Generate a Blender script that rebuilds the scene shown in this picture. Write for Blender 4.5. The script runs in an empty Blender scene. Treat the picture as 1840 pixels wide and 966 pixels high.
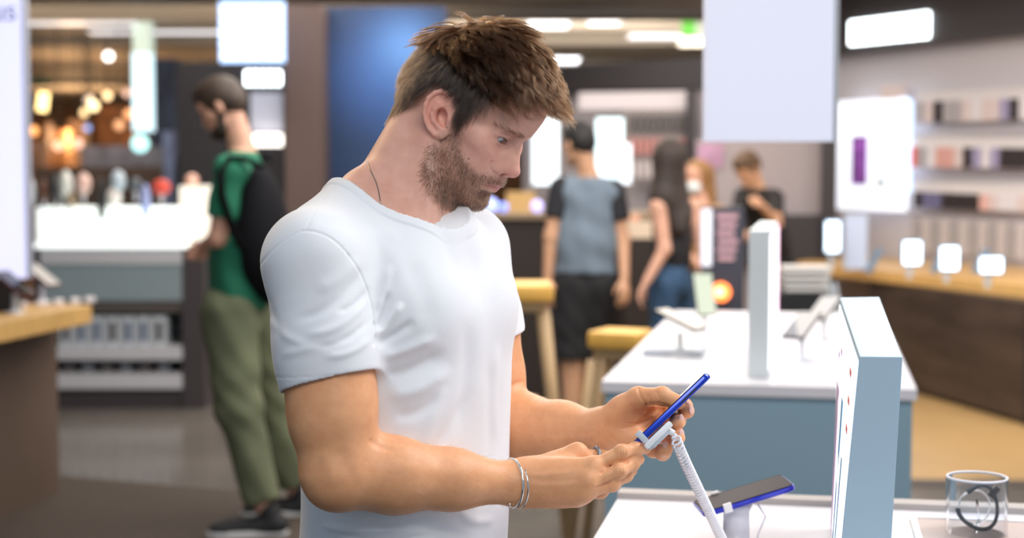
import bpy, bmesh, math, random
import numpy as np
from mathutils import Vector, Matrix, Quaternion
from mathutils.bvhtree import BVHTree

# ------------------------------------------------------------------ camera, world, lights, exposure
SC = bpy.context.scene
COL = SC.collection
FPX = 2800.0
TILT = math.atan((483 - 316) / FPX)
CAMZ = 1.5
cam_data = bpy.data.cameras.new('camera')
cam = bpy.data.objects.new('camera', cam_data)
COL.objects.link(cam)
cam.location = (0, 0, CAMZ)
cam.rotation_euler = (math.pi / 2 - TILT, 0, 0)
cam_data.sensor_width = 36.0
cam_data.lens = FPX / 1840 * 36.0
cam_data.clip_start = 0.05
cam_data.clip_end = 200
cam_data.dof.use_dof = True
cam_data.dof.focus_distance = 2.16
cam_data.dof.aperture_fstop = 3.0
SC.camera = cam

SC.view_settings.view_transform = 'Standard'
SC.view_settings.look = 'None'
SC.view_settings.gamma = 1.0
SC.view_settings.use_curve_mapping = False
SC.view_settings.exposure = 0.08

world = bpy.data.worlds.new('world')
SC.world = world
world.use_nodes = True
bg = world.node_tree.nodes['Background']
bg.inputs[0].default_value = (0.62, 0.80, 1.0, 1)
bg.inputs[1].default_value = 0.40


def area_light(name, loc, target, sx, sy, power, color):
    d = bpy.data.lights.new(name, 'AREA')
    d.shape = 'RECTANGLE'
    d.size, d.size_y, d.energy, d.color = sx, sy, power, color
    o = bpy.data.objects.new(name, d)
    COL.objects.link(o)
    o.location = loc
    o.rotation_euler = (Vector(target) - Vector(loc)).to_track_quat('-Z', 'Y').to_euler()
    return o


# ceiling luminaires of the shop (soft panels just below the ceiling)
area_light('ceiling_light_front', (0.4, 0.2, 2.95), (0.0, 2.2, 1.3), 1.2, 1.0, 30, (1.0, 0.95, 0.90))
area_light('ceiling_light_warm', (-1.3, 3.4, 2.9), (-0.2, 2.2, 1.2), .8, 1.2, 30, (1.0, 0.72, 0.42))
area_light('ceiling_light_over_table', (1.6, 2.6, 2.9), (0.2, 2.2, 1.1), 1.0, 1.2, 46, (1.0, 0.97, 0.96))
area_light('ceiling_light_mid', (0.6, 6.5, 2.9), (0.6, 6.5, 0), 4.0, 3.0, 190, (1.0, 0.95, 0.9))
area_light('ceiling_light_back', (-0.5, 11, 2.9), (-0.5, 11, 0), 5.0, 4.0, 200, (1.0, 0.9, 0.8))
area_light('ceiling_light_right', (3.2, 8.6, 2.9), (3.4, 10.5, 0.8), 2.5, 2.0, 130, (1.0, 0.95, 0.92))
# added fill lights, hidden above the shop fascias, to brighten the ceiling
area_light('ceiling_fill_middle', (0.9, 15.2, 2.45), (1.0, 17.5, 3.0), 5.0, .3, 130, (1.0, 0.86, 0.70))
area_light('ceiling_fill_left', (-3.2, 14.0, 2.45), (-3.2, 16.5, 3.0), 5.0, .3, 34, (1.0, 0.78, 0.56))
# added warm fill lights, brightening the dark far left hall
for i_, (x_, y_, z_, e_) in enumerate(((-5.6, 20.0, 2.0, 60), (-4.0, 24.0, 2.2, 90), (-7.5, 27.0, 2.2, 110), (-2.2, 28.0, 2.3, 60))):
    pl_ = bpy.data.lights.new('hall_fill', 'POINT'); pl_.energy = e_; pl_.color = (1.0, .60, .30); pl_.shadow_soft_size = .12
    po_ = bpy.data.objects.new('hall_fill', pl_); COL.objects.link(po_); po_.location = (x_, y_, z_)


def P(px, py, Y):
    """world point at depth Y that the photograph shows at pixel (px, py)"""
    a = (px - 920) / FPX
    b = -(py - 483) / FPX
    dy = math.cos(TILT) + b * math.sin(TILT)
    dz = -math.sin(TILT) + b * math.cos(TILT)
    t = Y / dy
    return Vector((a * t, Y, CAMZ + dz * t))


def PZ(px, py, z):
    """world point at height z seen at pixel (px, py)"""
    a = (px - 920) / FPX
    b = -(py - 483) / FPX
    dy = math.cos(TILT) + b * math.sin(TILT)
    dz = -math.sin(TILT) + b * math.cos(TILT)
    t = (z - CAMZ) / dz
    return Vector((a * t, dy * t, z))


def project(V):
    V = np.asarray(V, dtype=np.float64)
    x, y, z = V[..., 0], V[..., 1], V[..., 2] - CAMZ
    ct, st = math.cos(TILT), math.sin(TILT)
    d = y * ct - z * st
    v = y * st + z * ct
    return np.stack([920 + FPX * x / d, 483 - FPX * v / d], -1)


# ------------------------------------------------------------------ materials
MATS = {}


def mat(name, color=(0.8, 0.8, 0.8), rough=0.5, metal=0.0, emit=None, estr=0.0, noise=None, bump=None,
        trans=0.0, sss=0.0, alpha=1.0, coat=0.0, ior=1.45, ramp=None, sheen=0.0):
    """noise=(scale, amount) varies the colour a little; bump=(scale, strength)"""
    if name in MATS:
        return MATS[name]
    m = bpy.data.materials.new(name)
    m.use_nodes = True
    nt = m.node_tree
    b = nt.nodes['Principled BSDF']
    c = (*color, 1)
    b.inputs['Base Color'].default_value = c
    b.inputs['Roughness'].default_value = rough
    b.inputs['Metallic'].default_value = metal
    b.inputs['IOR'].default_value = ior
    b.inputs['Transmission Weight'].default_value = trans
    b.inputs['Alpha'].default_value = alpha
    b.inputs['Coat Weight'].default_value = coat
    b.inputs['Sheen Weight'].default_value = sheen
    if sss:
        b.inputs['Subsurface Weight'].default_value = sss
        b.inputs['Subsurface Radius'].default_value = (1.0, 0.35, 0.2)
        b.inputs['Subsurface Scale'].default_value = 0.006
    if emit:
        b.inputs['Emission Color'].default_value = (*emit, 1)
        b.inputs['Emission Strength'].default_value = estr
    tc = nt.nodes.new('ShaderNodeTexCoord')
    if noise:
        n = nt.nodes.new('ShaderNodeTexNoise')
        n.inputs['Scale'].default_value = noise[0]
        n.inputs['Detail'].default_value = 5
        mp = nt.nodes.new('ShaderNodeMapping')
        mp.inputs['Scale'].default_value = noise[2] if len(noise) > 2 else (1, 1, 1)
        nt.links.new(tc.outputs['Object'], mp.inputs[0])
        nt.links.new(mp.outputs[0], n.inputs[0])
        r = nt.nodes.new('ShaderNodeValToRGB')
        a = noise[1]
        r.color_ramp.elements[0].position = 0.3
        r.color_ramp.elements[1].position = 0.7
        r.color_ramp.elements[0].color = tuple(max(0, v * (1 - a)) for v in color) + (1,)
        r.color_ramp.elements[1].color = tuple(min(1, v * (1 + a)) for v in color) + (1,)
        nt.links.new(n.outputs['Fac'], r.inputs[0])
        nt.links.new(r.outputs[0], b.inputs['Base Color'])
    if bump:
        n = nt.nodes.new('ShaderNodeTexNoise')
        n.inputs['Scale'].default_value = bump[0]
        n.inputs['Detail'].default_value = 4
        nt.links.new(tc.outputs['Object'], n.inputs[0])
        bp = nt.nodes.new('ShaderNodeBump')
        bp.inputs['Strength'].default_value = bump[1]
        bp.inputs['Distance'].default_value = 0.002
        nt.links.new(n.outputs['Fac'], bp.inputs['Height'])
        nt.links.new(bp.outputs[0], b.inputs['Normal'])
    MATS[name] = m
    return m


def emat(name, color, strength):
    return mat(name, tuple(min(1, c) for c in color), 0.4, emit=color, estr=strength)


# ------------------------------------------------------------------ object helpers
def prop(o, label=None, cat=None, group=None, kind=None):
    if label: o['label'] = label
    if cat: o['category'] = cat
    if group: o['group'] = group
    if kind: o['kind'] = kind
    return o


def empty(name, loc, label=None, cat=None, group=None, rotz=0.0, kind=None):
    o = bpy.data.objects.new(name, None)
    o.empty_display_size = 0.05
    COL.objects.link(o)
    o.location = loc
    o.rotation_euler = (0, 0, rotz)
    return prop(o, label, cat, group, kind)


def attach(o, parent):
    """parent keeping world placement (parents here carry loc / rotz only)"""
    if parent is None:
        return o
    bpy.context.view_layer.update()
    o.parent = parent
    o.matrix_parent_inverse = parent.matrix_world.inverted()
    return o


def wm_of(o):
    m = Matrix.Translation(o.location) @ o.rotation_euler.to_matrix().to_4x4()
    if o.parent:
        m = wm_of(o.parent) @ o.matrix_parent_inverse @ m
    return m


def link_mesh(name, me, material=None, parent=None, smooth=False, world_space=True):
    if material:
        me.materials.append(material)
    if smooth:
        me.polygons.foreach_set('use_smooth', [True] * len(me.polygons))
    o = bpy.data.objects.new(name, me)
    COL.objects.link(o)
    if parent is not None:
        o.parent = parent
        if world_space:
            o.matrix_parent_inverse = wm_of(parent).inverted()
    return o


class MB:
    """collects simple shapes in one bmesh"""

    def __init__(self):
        self.bm = bmesh.new()

    def hexa(self, pts):
        """8 points: bottom 4 (ccw) then top 4"""
        v = [self.bm.verts.new(p) for p in pts]
        for f in ((3, 2, 1, 0), (4, 5, 6, 7), (0, 1, 5, 4), (1, 2, 6, 5), (2, 3, 7, 6), (3, 0, 4, 7)):
            self.bm.faces.new([v[i] for i in f])
        return self

    def box(self, c, s, rz=0.0, rot=None, bevel=0.0):
        m = rot.to_3x3() if rot is not None else Matrix.Rotation(rz, 3, 'Z')
        pts = []
        for z in (-.5, .5):
            for x, y in ((-.5, -.5), (.5, -.5), (.5, .5), (-.5, .5)):
                pts.append(Vector(c) + m @ Vector((x * s[0], y * s[1], z * s[2])))
        n0 = len(self.bm.faces)
        e0 = set(self.bm.edges)
        self.hexa(pts)
        if bevel:
            es = [e for e in self.bm.edges if e not in e0]
            bmesh.ops.bevel(self.bm, geom=es, offset=bevel, segments=2, affect='EDGES', profile=0.6)
        return self

    def tube(self, pts, r, n=10, closed=False, cap=True, flat=None):
        """tube along points; r number or list"""
        pts = [Vector(p) for p in pts]
        N = len(pts)
        rr = r if isinstance(r, (list, tuple)) else [r] * N
        rings = []
        up = Vector((0, 0, 1))
        t0 = (pts[1] - pts[0]).normalized()
        if abs(t0.dot(up)) > 0.95: up = Vector((1, 0, 0))
        u = t0.cross(up).normalized()
        for i in range(N):
            a = pts[i - 1] if (i > 0 or closed) else pts[0]
            b = pts[(i + 1) % N] if (i < N - 1 or closed) else pts[-1]
            t = (b - a).normalized()
            u = (u - t * u.dot(t)).normalized()
            w = t.cross(u)
            fx, fy = flat if flat else (1, 1)
            rings.append([self.bm.verts.new(pts[i] + (u * math.cos(k * 2 * math.pi / n) * fx + w * math.sin(k * 2 * math.pi / n) * fy) * rr[i]) for k in range(n)])
        for i in range(N if closed else N - 1):
            A, B = rings[i], rings[(i + 1) % N]
            for k in range(n):
                self.bm.faces.new((A[k], A[(k + 1) % n], B[(k + 1) % n], B[k]))
        if cap and not closed:
            self.bm.faces.new(rings[0][::-1])
            self.bm.faces.new(rings[-1])
        return self

    def cyl(self, a, b, r, n=24, r2=None):
        return self.tube([a, b], [r, r2 if r2 is not None else r], n=n)

    def lathe(self, c, prof, n=32):
        rings = []
        for r, z in prof:
            rings.append([self.bm.verts.new(Vector(c) + Vector((max(r, 1e-5) * math.cos(k * 2 * math.pi / n), max(r, 1e-5) * math.sin(k * 2 * math.pi / n), z))) for k in range(n)])
        for A, B in zip(rings, rings[1:]):
            for k in range(n):
                self.bm.faces.new((A[k], A[(k + 1) % n], B[(k + 1) % n], B[k]))
        self.bm.faces.new(rings[0][::-1])
        self.bm.faces.new(rings[-1])
        return self

    def sphere(self, c, r, sc=(1, 1, 1), seg=16, rot=None):
        m = Matrix.Translation(c) @ (rot.to_4x4() if rot is not None else Matrix.Identity(4)) @ Matrix.Diagonal((r * sc[0], r * sc[1], r * sc[2], 1))
        bmesh.ops.create_uvsphere(self.bm, u_segments=seg, v_segments=max(6, seg // 2), radius=1, matrix=m)
        return self

    def grid(self, rows, thick=None):
        vs = [[self.bm.verts.new(p) for p in r] for r in rows]
        for A, B in zip(vs, vs[1:]):
            for k in range(len(A) - 1):
                self.bm.faces.new((A[k], A[k + 1], B[k + 1], B[k]))
        return self

    def build(self, name, material, parent=None, smooth=False, auto=False):
        bmesh.ops.recalc_face_normals(self.bm, faces=self.bm.faces)
        me = bpy.data.meshes.new(name)
        self.bm.to_mesh(me)
        self.bm.free()
        o = link_mesh(name, me, material, parent, smooth)
        if auto:
            me.polygons.foreach_set('use_smooth', [True] * len(me.polygons))
            try:
                me.set_sharp_from_angle(angle=math.radians(35))
            except Exception:
                pass
        return o


def copy_tree(o, parent=None):
    c = o.copy()
    COL.objects.link(c)
    if parent is not None:
        c.parent = parent
    for ch in list(o.children):
        copy_tree(ch, c)
    return c


# ------------------------------------------------------------------ signed-distance sculpting
def smin(a, b, k):
    if k <= 0:
        return np.minimum(a, b)
    h = np.maximum(k - np.abs(a - b), 0) / k
    return np.minimum(a, b) - h * h * k * 0.25


def smax(a, b, k):
    return -smin(-a, -b, k)


class Prim:
    op = 'add'
    k = 0.01
    c = np.zeros(3)
    rad = 1.0


class RC(Prim):      # tapered capsule
    def __init__(s, a, b, r1, r2=None, k=0.01, op='add'):
        s.a, s.b = np.array(a, float), np.array(b, float)
        s.r1, s.r2 = r1, r1 if r2 is None else r2
        s.k, s.op = k, op
        s.c = (s.a + s.b) / 2
        s.rad = np.linalg.norm(s.b - s.a) / 2 + max(s.r1, s.r2)

    def d(s, P):
        ab = s.b - s.a
        pa = P - s.a
        t = np.clip((pa @ ab) / max(ab @ ab, 1e-12), 0, 1)
        q = pa - t[:, None] * ab
        return np.sqrt(np.einsum('ij,ij->i', q, q)) - (s.r1 + (s.r2 - s.r1) * t)


class FC(Prim):      # flattened tapered capsule: u axis scaled by fl
    def __init__(s, a, b, r1, r2, u, fl, k=0.01, op='add'):
        s.a, s.b = np.array(a, float), np.array(b, float)
        s.r1, s.r2, s.fl = r1, r2, fl
        ab = s.b - s.a
        u = np.array(u, float)
        t = ab / np.linalg.norm(ab)
        u = u - t * (u @ t)
        s.u = u / np.linalg.norm(u)
        s.k, s.op = k, op
        s.c = (s.a + s.b) / 2
        s.rad = np.linalg.norm(ab) / 2 + max(r1, r2) * max(1, fl)

    def d(s, P):
        ab = s.b - s.a
        pa = P - s.a
        t = np.clip((pa @ ab) / (ab @ ab), 0, 1)
        q = pa - t[:, None] * ab
        uu = q @ s.u
        q = q + (uu * (1 / s.fl - 1))[:, None] * s.u
        k0 = np.sqrt(np.einsum('ij,ij->i', q, q))
        r = s.r1 + (s.r2 - s.r1) * t
        g = np.where(s.fl < 1, s.fl, 1.0)
        w = np.abs(uu) / s.fl / np.maximum(k0, 1e-6)
        return (k0 - r) * (1 + (g - 1) * w)


class EL(Prim):
    def __init__(s, c, r, R=None, k=0.01, op='add'):
        s.c = np.array(c, float)
        s.r = np.array(r if hasattr(r, '__len__') else (r, r, r), float)
        s.R = R
        s.k, s.op = k, op
        s.rad = s.r.max()

    def d(s, P):
        q = P - s.c
        if s.R is not None:
            q = q @ s.R
        a = q / s.r
        k0 = np.sqrt(np.einsum('ij,ij->i', a, a))
        b = a / s.r
        k1 = np.sqrt(np.einsum('ij,ij->i', b, b))
        return k0 * (k0 - 1) / np.maximum(k1, 1e-9)


class LOFT(Prim):    # elliptic sections along z: rows of (z, f, l, half_l, half_f)
    def __init__(s, O, F, L, rows, k=0.02, op='add', n=2.3):
        rows = np.array(rows, float)
        s.O, s.F, s.L = np.array(O, float), np.array(F, float), np.array(L, float)
        z = rows[:, 0]
        s.zz = np.linspace(z[0], z[-1], 160)
        s.v = []
        for j in range(1, 5):      # smooth interpolation: Catmull-Rom
            y = rows[:, j]
            m = np.gradient(y, z)
            i = np.clip(np.searchsorted(z, s.zz) - 1, 0, len(z) - 2)
            h = z[i + 1] - z[i]
            t = (s.zz - z[i]) / h
            s.v.append((2 * t**3 - 3 * t**2 + 1) * y[i] + (t**3 - 2 * t**2 + t) * h * m[i] + (-2 * t**3 + 3 * t**2) * y[i + 1] + (t**3 - t**2) * h * m[i + 1])
        s.z0, s.z1 = z[0], z[-1]
        s.n = n
        s.k, s.op = k, op
        s.c = np.array([s.O[0], s.O[1], (s.z0 + s.z1) / 2])
        s.rad = 10.0

    def d(s, P):
        q = P[:, :2] - s.O[:2]
        f = q @ s.F[:2]
        l = q @ s.L[:2]
        z = np.clip(P[:, 2], s.z0, s.z1)
        cf, cl, al, bf = (np.interp(z, s.zz, v) for v in s.v)
        a = np.abs(l - cl) / al
        b = np.abs(f - cf) / bf
        rho = (a**s.n + b**s.n)**(1 / s.n)
        m = np.minimum(al, bf) + (np.maximum(al, bf) - np.minimum(al, bf)) * 0.25
        d = (rho - 1) * m
        e = np.abs(P[:, 2] - (s.z0 + s.z1) / 2) - (s.z1 - s.z0) / 2
        out = np.where(e > 0, np.sqrt(np.maximum(d, 0)**2 + e**2), np.maximum(d, e))
        return out


class FN(Prim):      # arbitrary function of points
    def __init__(s, fn, c, rad, k=0.0, op='add'):
        s.fn, s.c, s.rad, s.k, s.op = fn, np.array(c, float), rad, k, op

    def d(s, P):
        return s.fn(P)


class Group(Prim):
    """prims in a local frame (pos, R, scale)"""

    def __init__(s, prims, pos=(0, 0, 0), R=None, scale=1.0, k=0.01, op='add', post=None):
        s.prims, s.pos, s.R, s.s = prims, np.array(pos, float), (np.eye(3) if R is None else np.array(R)), scale
        s.k, s.op, s.post = k, op, post
        pts = [p for p in prims if p.op == 'add']
        c = np.mean([p.c for p in pts], 0)
        rad = max(np.linalg.norm(p.c - c) + p.rad for p in pts)
        s.c = s.pos + s.R @ (c * s.s)
        s.rad = rad * s.s

    def local(s, P):
        return (P - s.pos) @ s.R / s.s

    def ev(s, P, C=None, r=1e9):
        Q = s.local(P)
        Cl = None if C is None else (C - s.pos) @ s.R / s.s
        rl = r / s.s
        d = None
        for p in s.prims:
            if Cl is not None and np.linalg.norm(Cl - p.c) - p.rad > rl + p.k + 0.006:
                continue
            e = p.ev(Q, Cl, rl) if isinstance(p, Group) else p.d(Q)
            if e is None:
                continue
            if d is None:
                if p.op != 'add':
                    continue
                d = e
            elif p.op == 'add':
                d = smin(d, e, p.k)
            elif p.op == 'sub':
                d = smax(d, -e, p.k)
            elif p.op == 'int':
                d = smax(d, e, p.k)
        if d is None:
            return None
        if s.post:
            d = s.post(Q, d)
        return d * s.s

    def d(s, P):
        e = s.ev(P)
        return e


def polygonise(g, lo, hi, h, n=8):
    """sparse surface nets of group g -> (verts, quads)"""
    lo = np.array(lo, float)
    hi = np.array(hi, float)
    B = h * n
    SB = 4
    nb = np.ceil((hi - lo) / (B * SB)).astype(int)
    blocks = []
    half = B * SB * math.sqrt(3) / 2
    off = np.stack(np.meshgrid(*[np.arange(SB)] * 3, indexing='ij'), -1).reshape(-1, 3)
    gi = np.stack(np.meshgrid(*[np.arange(n + 1)] * 3, indexing='ij'), -1).reshape(-1, 3)
    sup = np.stack(np.meshgrid(*[np.arange(m) for m in nb], indexing='ij'), -1).reshape(-1, 3)
    cen = lo + (sup + 0.5) * B * SB
    dd = []
    for i in range(0, len(cen), 20000):
        dd.append(g.ev(cen[i:i + 20000]))
    dd = np.concatenate(dd)
    act = np.abs(dd) < half * 1.25 + 0.01
    cellk, cellv, quads = [], [], []
    S = 1 << 20
    def key(c):
        return (c[..., 0].astype(np.int64) * S + c[..., 1]) * S + c[..., 2]
    for sc_, ce in zip(sup[act], cen[act]):
        bc = ce + (off - (SB - 1) / 2) * B
        e = g.ev(bc, ce, half)
        if e is None:
            continue
        m = np.abs(e) < B * math.sqrt(3) / 2 * 1.25 + 0.002
        if not m.any():
            continue
        bi = (sc_ * SB + off[m])
        base = bi * n
        idx = base[:, None, :] + gi[None]
        pts = (lo + idx.reshape(-1, 3) * h)
        D = g.ev(pts, ce, half)
        if D is None:
            continue
        D = D.reshape(len(bi), n + 1, n + 1, n + 1)
        ins = D < 0
        # cells
        cs = ins[:, :-1, :-1, :-1].astype(np.int8)
        tot = np.zeros_like(cs)
        for a in (0, 1):
            for b in (0, 1):
                for c in (0, 1):
                    tot = tot + ins[:, a:n + a, b:n + b, c:n + c]
        w = np.argwhere((tot > 0) & (tot < 8))
        if not len(w):
            continue
        acc = np.zeros((len(w), 3))
        cnt = np.zeros(len(w))
        b0 = w[:, 0]
        for ax in range(3):
            o1, o2 = [x for x in range(3) if x != ax]
            for p in (0, 1):
                for q in (0, 1):
                    A = w[:, 1:].copy()
                    A[:, o1] += p
                    A[:, o2] += q
                    Bq = A.copy()
                    Bq[:, ax] += 1
                    da = D[b0, A[:, 0], A[:, 1], A[:, 2]]
                    db = D[b0, Bq[:, 0], Bq[:, 1], Bq[:, 2]]
                    cr = (da < 0) != (db < 0)
                    t = np.where(cr, da / np.where(cr, da - db, 1), 0)
                    pos = (A - w[:, 1:]).astype(float)
                    pos[:, ax] = t
                    acc[cr] += pos[cr]
                    cnt[cr] += 1
        v = acc / cnt[:, None]
        gc = base[b0] + w[:, 1:]
        cellk.append(key(gc))
        cellv.append(lo + (gc + v) * h)
        # quads: each edge owned by its start corner, corner < n in all axes
        for ax in range(3):
            o1, o2 = (ax + 1) % 3, (ax + 2) % 3
            sl0 = [slice(None)] + [slice(0, n)] * 3
            sl1 = list(sl0)
            sl1[ax + 1] = slice(1, n + 1)
            a_ = ins[tuple(sl0)]
            b_ = ins[tuple(sl1)]
            e_ = np.argwhere(a_ != b_)
            if not len(e_):
                continue
            flip = a_[tuple(e_.T)]
            gcn = base[e_[:, 0]] + e_[:, 1:]
            k4 = []
            for p, q in ((0, 0), (1, 0), (1, 1), (0, 1)):
                cc = gcn.copy()
                cc[:, o1] -= p
                cc[:, o2] -= q
                k4.append(key(cc))
            k4 = np.stack(k4, 1)
            k4[~flip] = k4[~flip][:, ::-1]
            quads.append(k4)
    K = np.concatenate(cellk)
    V = np.concatenate(cellv)
    Q = np.concatenate(quads)
    K, ui = np.unique(K, return_index=True)
    V = V[ui]
    i = np.searchsorted(K, Q)
    i = np.clip(i, 0, len(K) - 1)
    ok = (K[i] == Q).all(1)
    Q = i[ok]
    used = np.unique(Q)
    rm = np.full(len(V), -1)
    rm[used] = np.arange(len(used))
    return V[used], rm[Q]


def np_mesh(name, V, Q):
    me = bpy.data.meshes.new(name)
    me.vertices.add(len(V))
    me.vertices.foreach_set('co', np.asarray(V, np.float32).ravel())
    n = Q.shape[1]
    me.loops.add(len(Q) * n)
    me.loops.foreach_set('vertex_index', Q.astype(np.int32).ravel())
    me.polygons.add(len(Q))
    me.polygons.foreach_set('loop_start', (np.arange(len(Q)) * n).astype(np.int32))
    me.polygons.foreach_set('use_smooth', np.ones(len(Q), bool))
    me.update(calc_edges=True)
    return me


def grad(g, P, e=0.0006):
    G = np.zeros_like(P)
    for a in range(3):
        o = np.zeros(3)
        o[a] = e
        G[:, a] = g.d(P + o) - g.d(P - o)
    return G / np.maximum(np.linalg.norm(G, axis=1, keepdims=True), 1e-9)


def relax(V, Q, it=1, f=0.5, keep=None):
    """laplacian smoothing on quads"""
    a = Q.ravel()
    b = np.roll(Q, -1, 1).ravel()
    for _ in range(it):
        acc = np.zeros_like(V)
        cnt = np.zeros(len(V))
        for j in range(3):
            acc[:, j] = np.bincount(a, V[b, j], len(V)) + np.bincount(b, V[a, j], len(V))
        cnt = np.bincount(a, minlength=len(V)) + np.bincount(b, minlength=len(V))
        N = V + f * (acc / np.maximum(cnt, 1)[:, None] - V)
        V = N
    return V


def vnormals(V, Q):
    n = np.cross(V[Q[:, 2]] - V[Q[:, 0]], V[Q[:, 3]] - V[Q[:, 1]])
    N = np.zeros_like(V)
    for c in range(4):
        for j in range(3):
            N[:, j] += np.bincount(Q[:, c], n[:, j], len(V))
    return N / np.maximum(np.linalg.norm(N, axis=1, keepdims=True), 1e-12)


def strands(name, pts, rad, material, parent):
    """pts (n, m, 3) world; rad (m,) or scalar -> hair curves object"""
    n, m = pts.shape[:2]
    hc = bpy.data.hair_curves.new(name)
    hc.add_curves([m] * n)
    hc.position_data.foreach_set('vector', np.asarray(pts, np.float32).ravel())
    at = hc.attributes.get('radius') or hc.attributes.new('radius', 'FLOAT', 'POINT')
    r = np.broadcast_to(np.asarray(rad, np.float32), (n, m)) if np.ndim(rad) < 2 else rad
    at.data.foreach_set('value', np.ascontiguousarray(r, np.float32).ravel())
    hc.materials.append(material)
    o = bpy.data.objects.new(name, hc)
    COL.objects.link(o)
    if parent is not None:
        o.parent = parent
        o.matrix_parent_inverse = wm_of(parent).inverted()
    return o

# ================================================================== the setting
def V2(p): return Vector((p[0], p[1]))


def prism(name, corners, z0, z1, material, parent=None, bevel=0.0):
    """vertical prism over a floor polygon (ccw)"""
    mb = MB()
    n = len(corners)
    A = [mb.bm.verts.new((c[0], c[1], z0)) for c in corners]
    B = [mb.bm.verts.new((c[0], c[1], z1)) for c in corners]
    mb.bm.faces.new(A[::-1]); mb.bm.faces.new(B)
    for i in range(n):
        mb.bm.faces.new((A[i], A[(i + 1) % n], B[(i + 1) % n], B[i]))
    if bevel:
        bmesh.ops.bevel(mb.bm, geom=list(mb.bm.edges), offset=bevel, segments=2, affect='EDGES', profile=.6)
    return mb.build(name, material, parent)


def struct(o):
    o['kind'] = 'structure'
    return o


def panel_box(name, px0, px1, py0, py1, D, thick, material, parent=None, D2=None, bevel=0.0, zlo=None):
    """upright slab whose front face fills a pixel rectangle at depth D (D2 = depth of right edge)"""
    D2 = D2 or D
    a, b = P(px0, py0, D), P(px1, py0, D2)
    c, d = P(px0, py1, D), P(px1, py1, D2)
    zt, zb = (a.z + b.z) / 2, (c.z + d.z) / 2
    dr = Vector((b.x - a.x, b.y - a.y, 0)).normalized()
    nb = Vector((-dr.y, dr.x, 0)) * thick
    if nb.y < 0: nb = -nb
    cs = [V2(a), V2(b), V2(b + nb), V2(a + nb)]
    if zlo is not None: zb = zlo
    return prism(name, cs, min(zb, zt), max(zb, zt), material, parent, bevel)


m_floor = mat('polished_floor', (.15, .135, .12), .16, noise=(1.2, .18), bump=(30, .03))
m_carpet = mat('brown_matt_floor', (.050, .035, .025), .85, noise=(14, .15))
m_woodfloor = mat('oak_floor', (.44, .28, .12), .35, noise=(3.0, .14, (1, 6, 1)))
m_ceil = mat('ceiling_paint', (.46, .42, .37), .7, noise=(.6, .22))
struct(MB().box((0, 16, -.05), (28, 36, .1)).build('floor', m_floor))
# matt brown floor on the left, in front of the polished one
a, b, c = PZ(110, 856, 0), PZ(450, 884, 0), PZ(700, 930, 0)
struct(prism('trim_1', [(-6, .2), (1.0, .2), (.9, 5.2), (c.x, c.y), (b.x, b.y), (a.x, a.y), (-6, a.y + .1)], 0, .004, m_carpet))
# pale oak floor of the shop on the right
q1, q2 = PZ(1560, 866, 0), PZ(1840, 868, 0)
struct(prism('trim_2', [(q1.x - 1.0, q1.y + .1), (q2.x + 1.5, q2.y), (7, 14), (1.2, 15.5)], 0, .005, m_woodfloor))
struct(prism('trim_3', [(q1.x - 1.0, q1.y - .06), (q2.x + 1.5, q2.y - .16), (q2.x + 1.5, q2.y), (q1.x - 1.0, q1.y + .1)], 0, .007, mat('dark_joint', (.07, .055, .045), .5)))
struct(MB().box((0, 18.5, 3.1), (28, 31, .16)).build('ceiling', m_ceil))
# beams crossing the ceiling
for i, (y_, t_) in enumerate(((14.6, .5), (17.5, .3), (21, .5), (25, .4))):
    struct(MB().box((0, y_, 2.99), (28, t_, .07)).build('trim_%d' % (4 + i), mat('ceiling_band', (.62, .56, .48) if i % 2 else (.30, .27, .24), .7)))
m_bwall = mat('brown_wall', (.20, .115, .065), .7, noise=(.9, .4))
struct(MB().box((0, 33, 1.5), (28, .2, 3.2)).build('wall_back', m_bwall))
struct(MB().box((-13.9, 16, 1.5), (.2, 34, 3.2)).build('wall_left', m_bwall))
# navy wall and the brown column beside it
m_navy = mat('navy_wall', (.018, .045, .12), .38, noise=(.8, .25))
struct(panel_box('wall_navy', 578, 800, 12, 470, 12.6, .3, m_navy, zlo=0))
struct(panel_box('wall_brown', 510, 579, 8, 540, 12.2, .5, mat('brown_panel', (.105, .068, .058), .55), zlo=0))
bl = bpy.data.lights.new('blue_spot', 'SPOT'); bl.energy = 120; bl.color = (.25, .55, 1.0); bl.spot_size = .9; bl.spot_blend = 1.0; bl.shadow_soft_size = .1
blo = bpy.data.objects.new('blue_spot', bl); COL.objects.link(blo)
blo.location = P(690, 20, 11.2); blo.rotation_euler = (P(705, 120, 12.6) - blo.location).to_track_quat('-Z', 'Y').to_euler()

# middle shop: dark fascia, grey back wall
m_dark = mat('dark_fascia', (.035, .030, .034), .5)
m_greyw = mat('grey_lilac_wall', (.44, .40, .42), .7)
struct(panel_box('wall_fascia', 940, 1290, 112, 163, 14.0, .4, m_dark, D2=12.8))
struct(panel_box('wall_middle', 940, 1262, 155, 470, 14.2, .15, m_greyw, D2=13.0, zlo=0))
struct(panel_box('trim_8', 1236, 1252, 163, 420, 12.75, .15, m_dark))
struct(panel_box('wall_shelf_zone', 1120, 1236, 196, 330, 13.1, .05, mat('taupe_wall', (.26, .23, .23), .7), D2=12.9))
struct(panel_box('wall_board', 1252, 1500, 250, 402, 12.6, .1, mat('warm_grey_board', (.40, .35, .36), .7), zlo=0))
struct(panel_box('trim_9', 1252, 1500, 386, 470, 12.4, .1, m_dark))
struct(panel_box('trim_10', 1483, 1506, 200, 455, 12.3, .15, m_dark, zlo=0))

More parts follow.
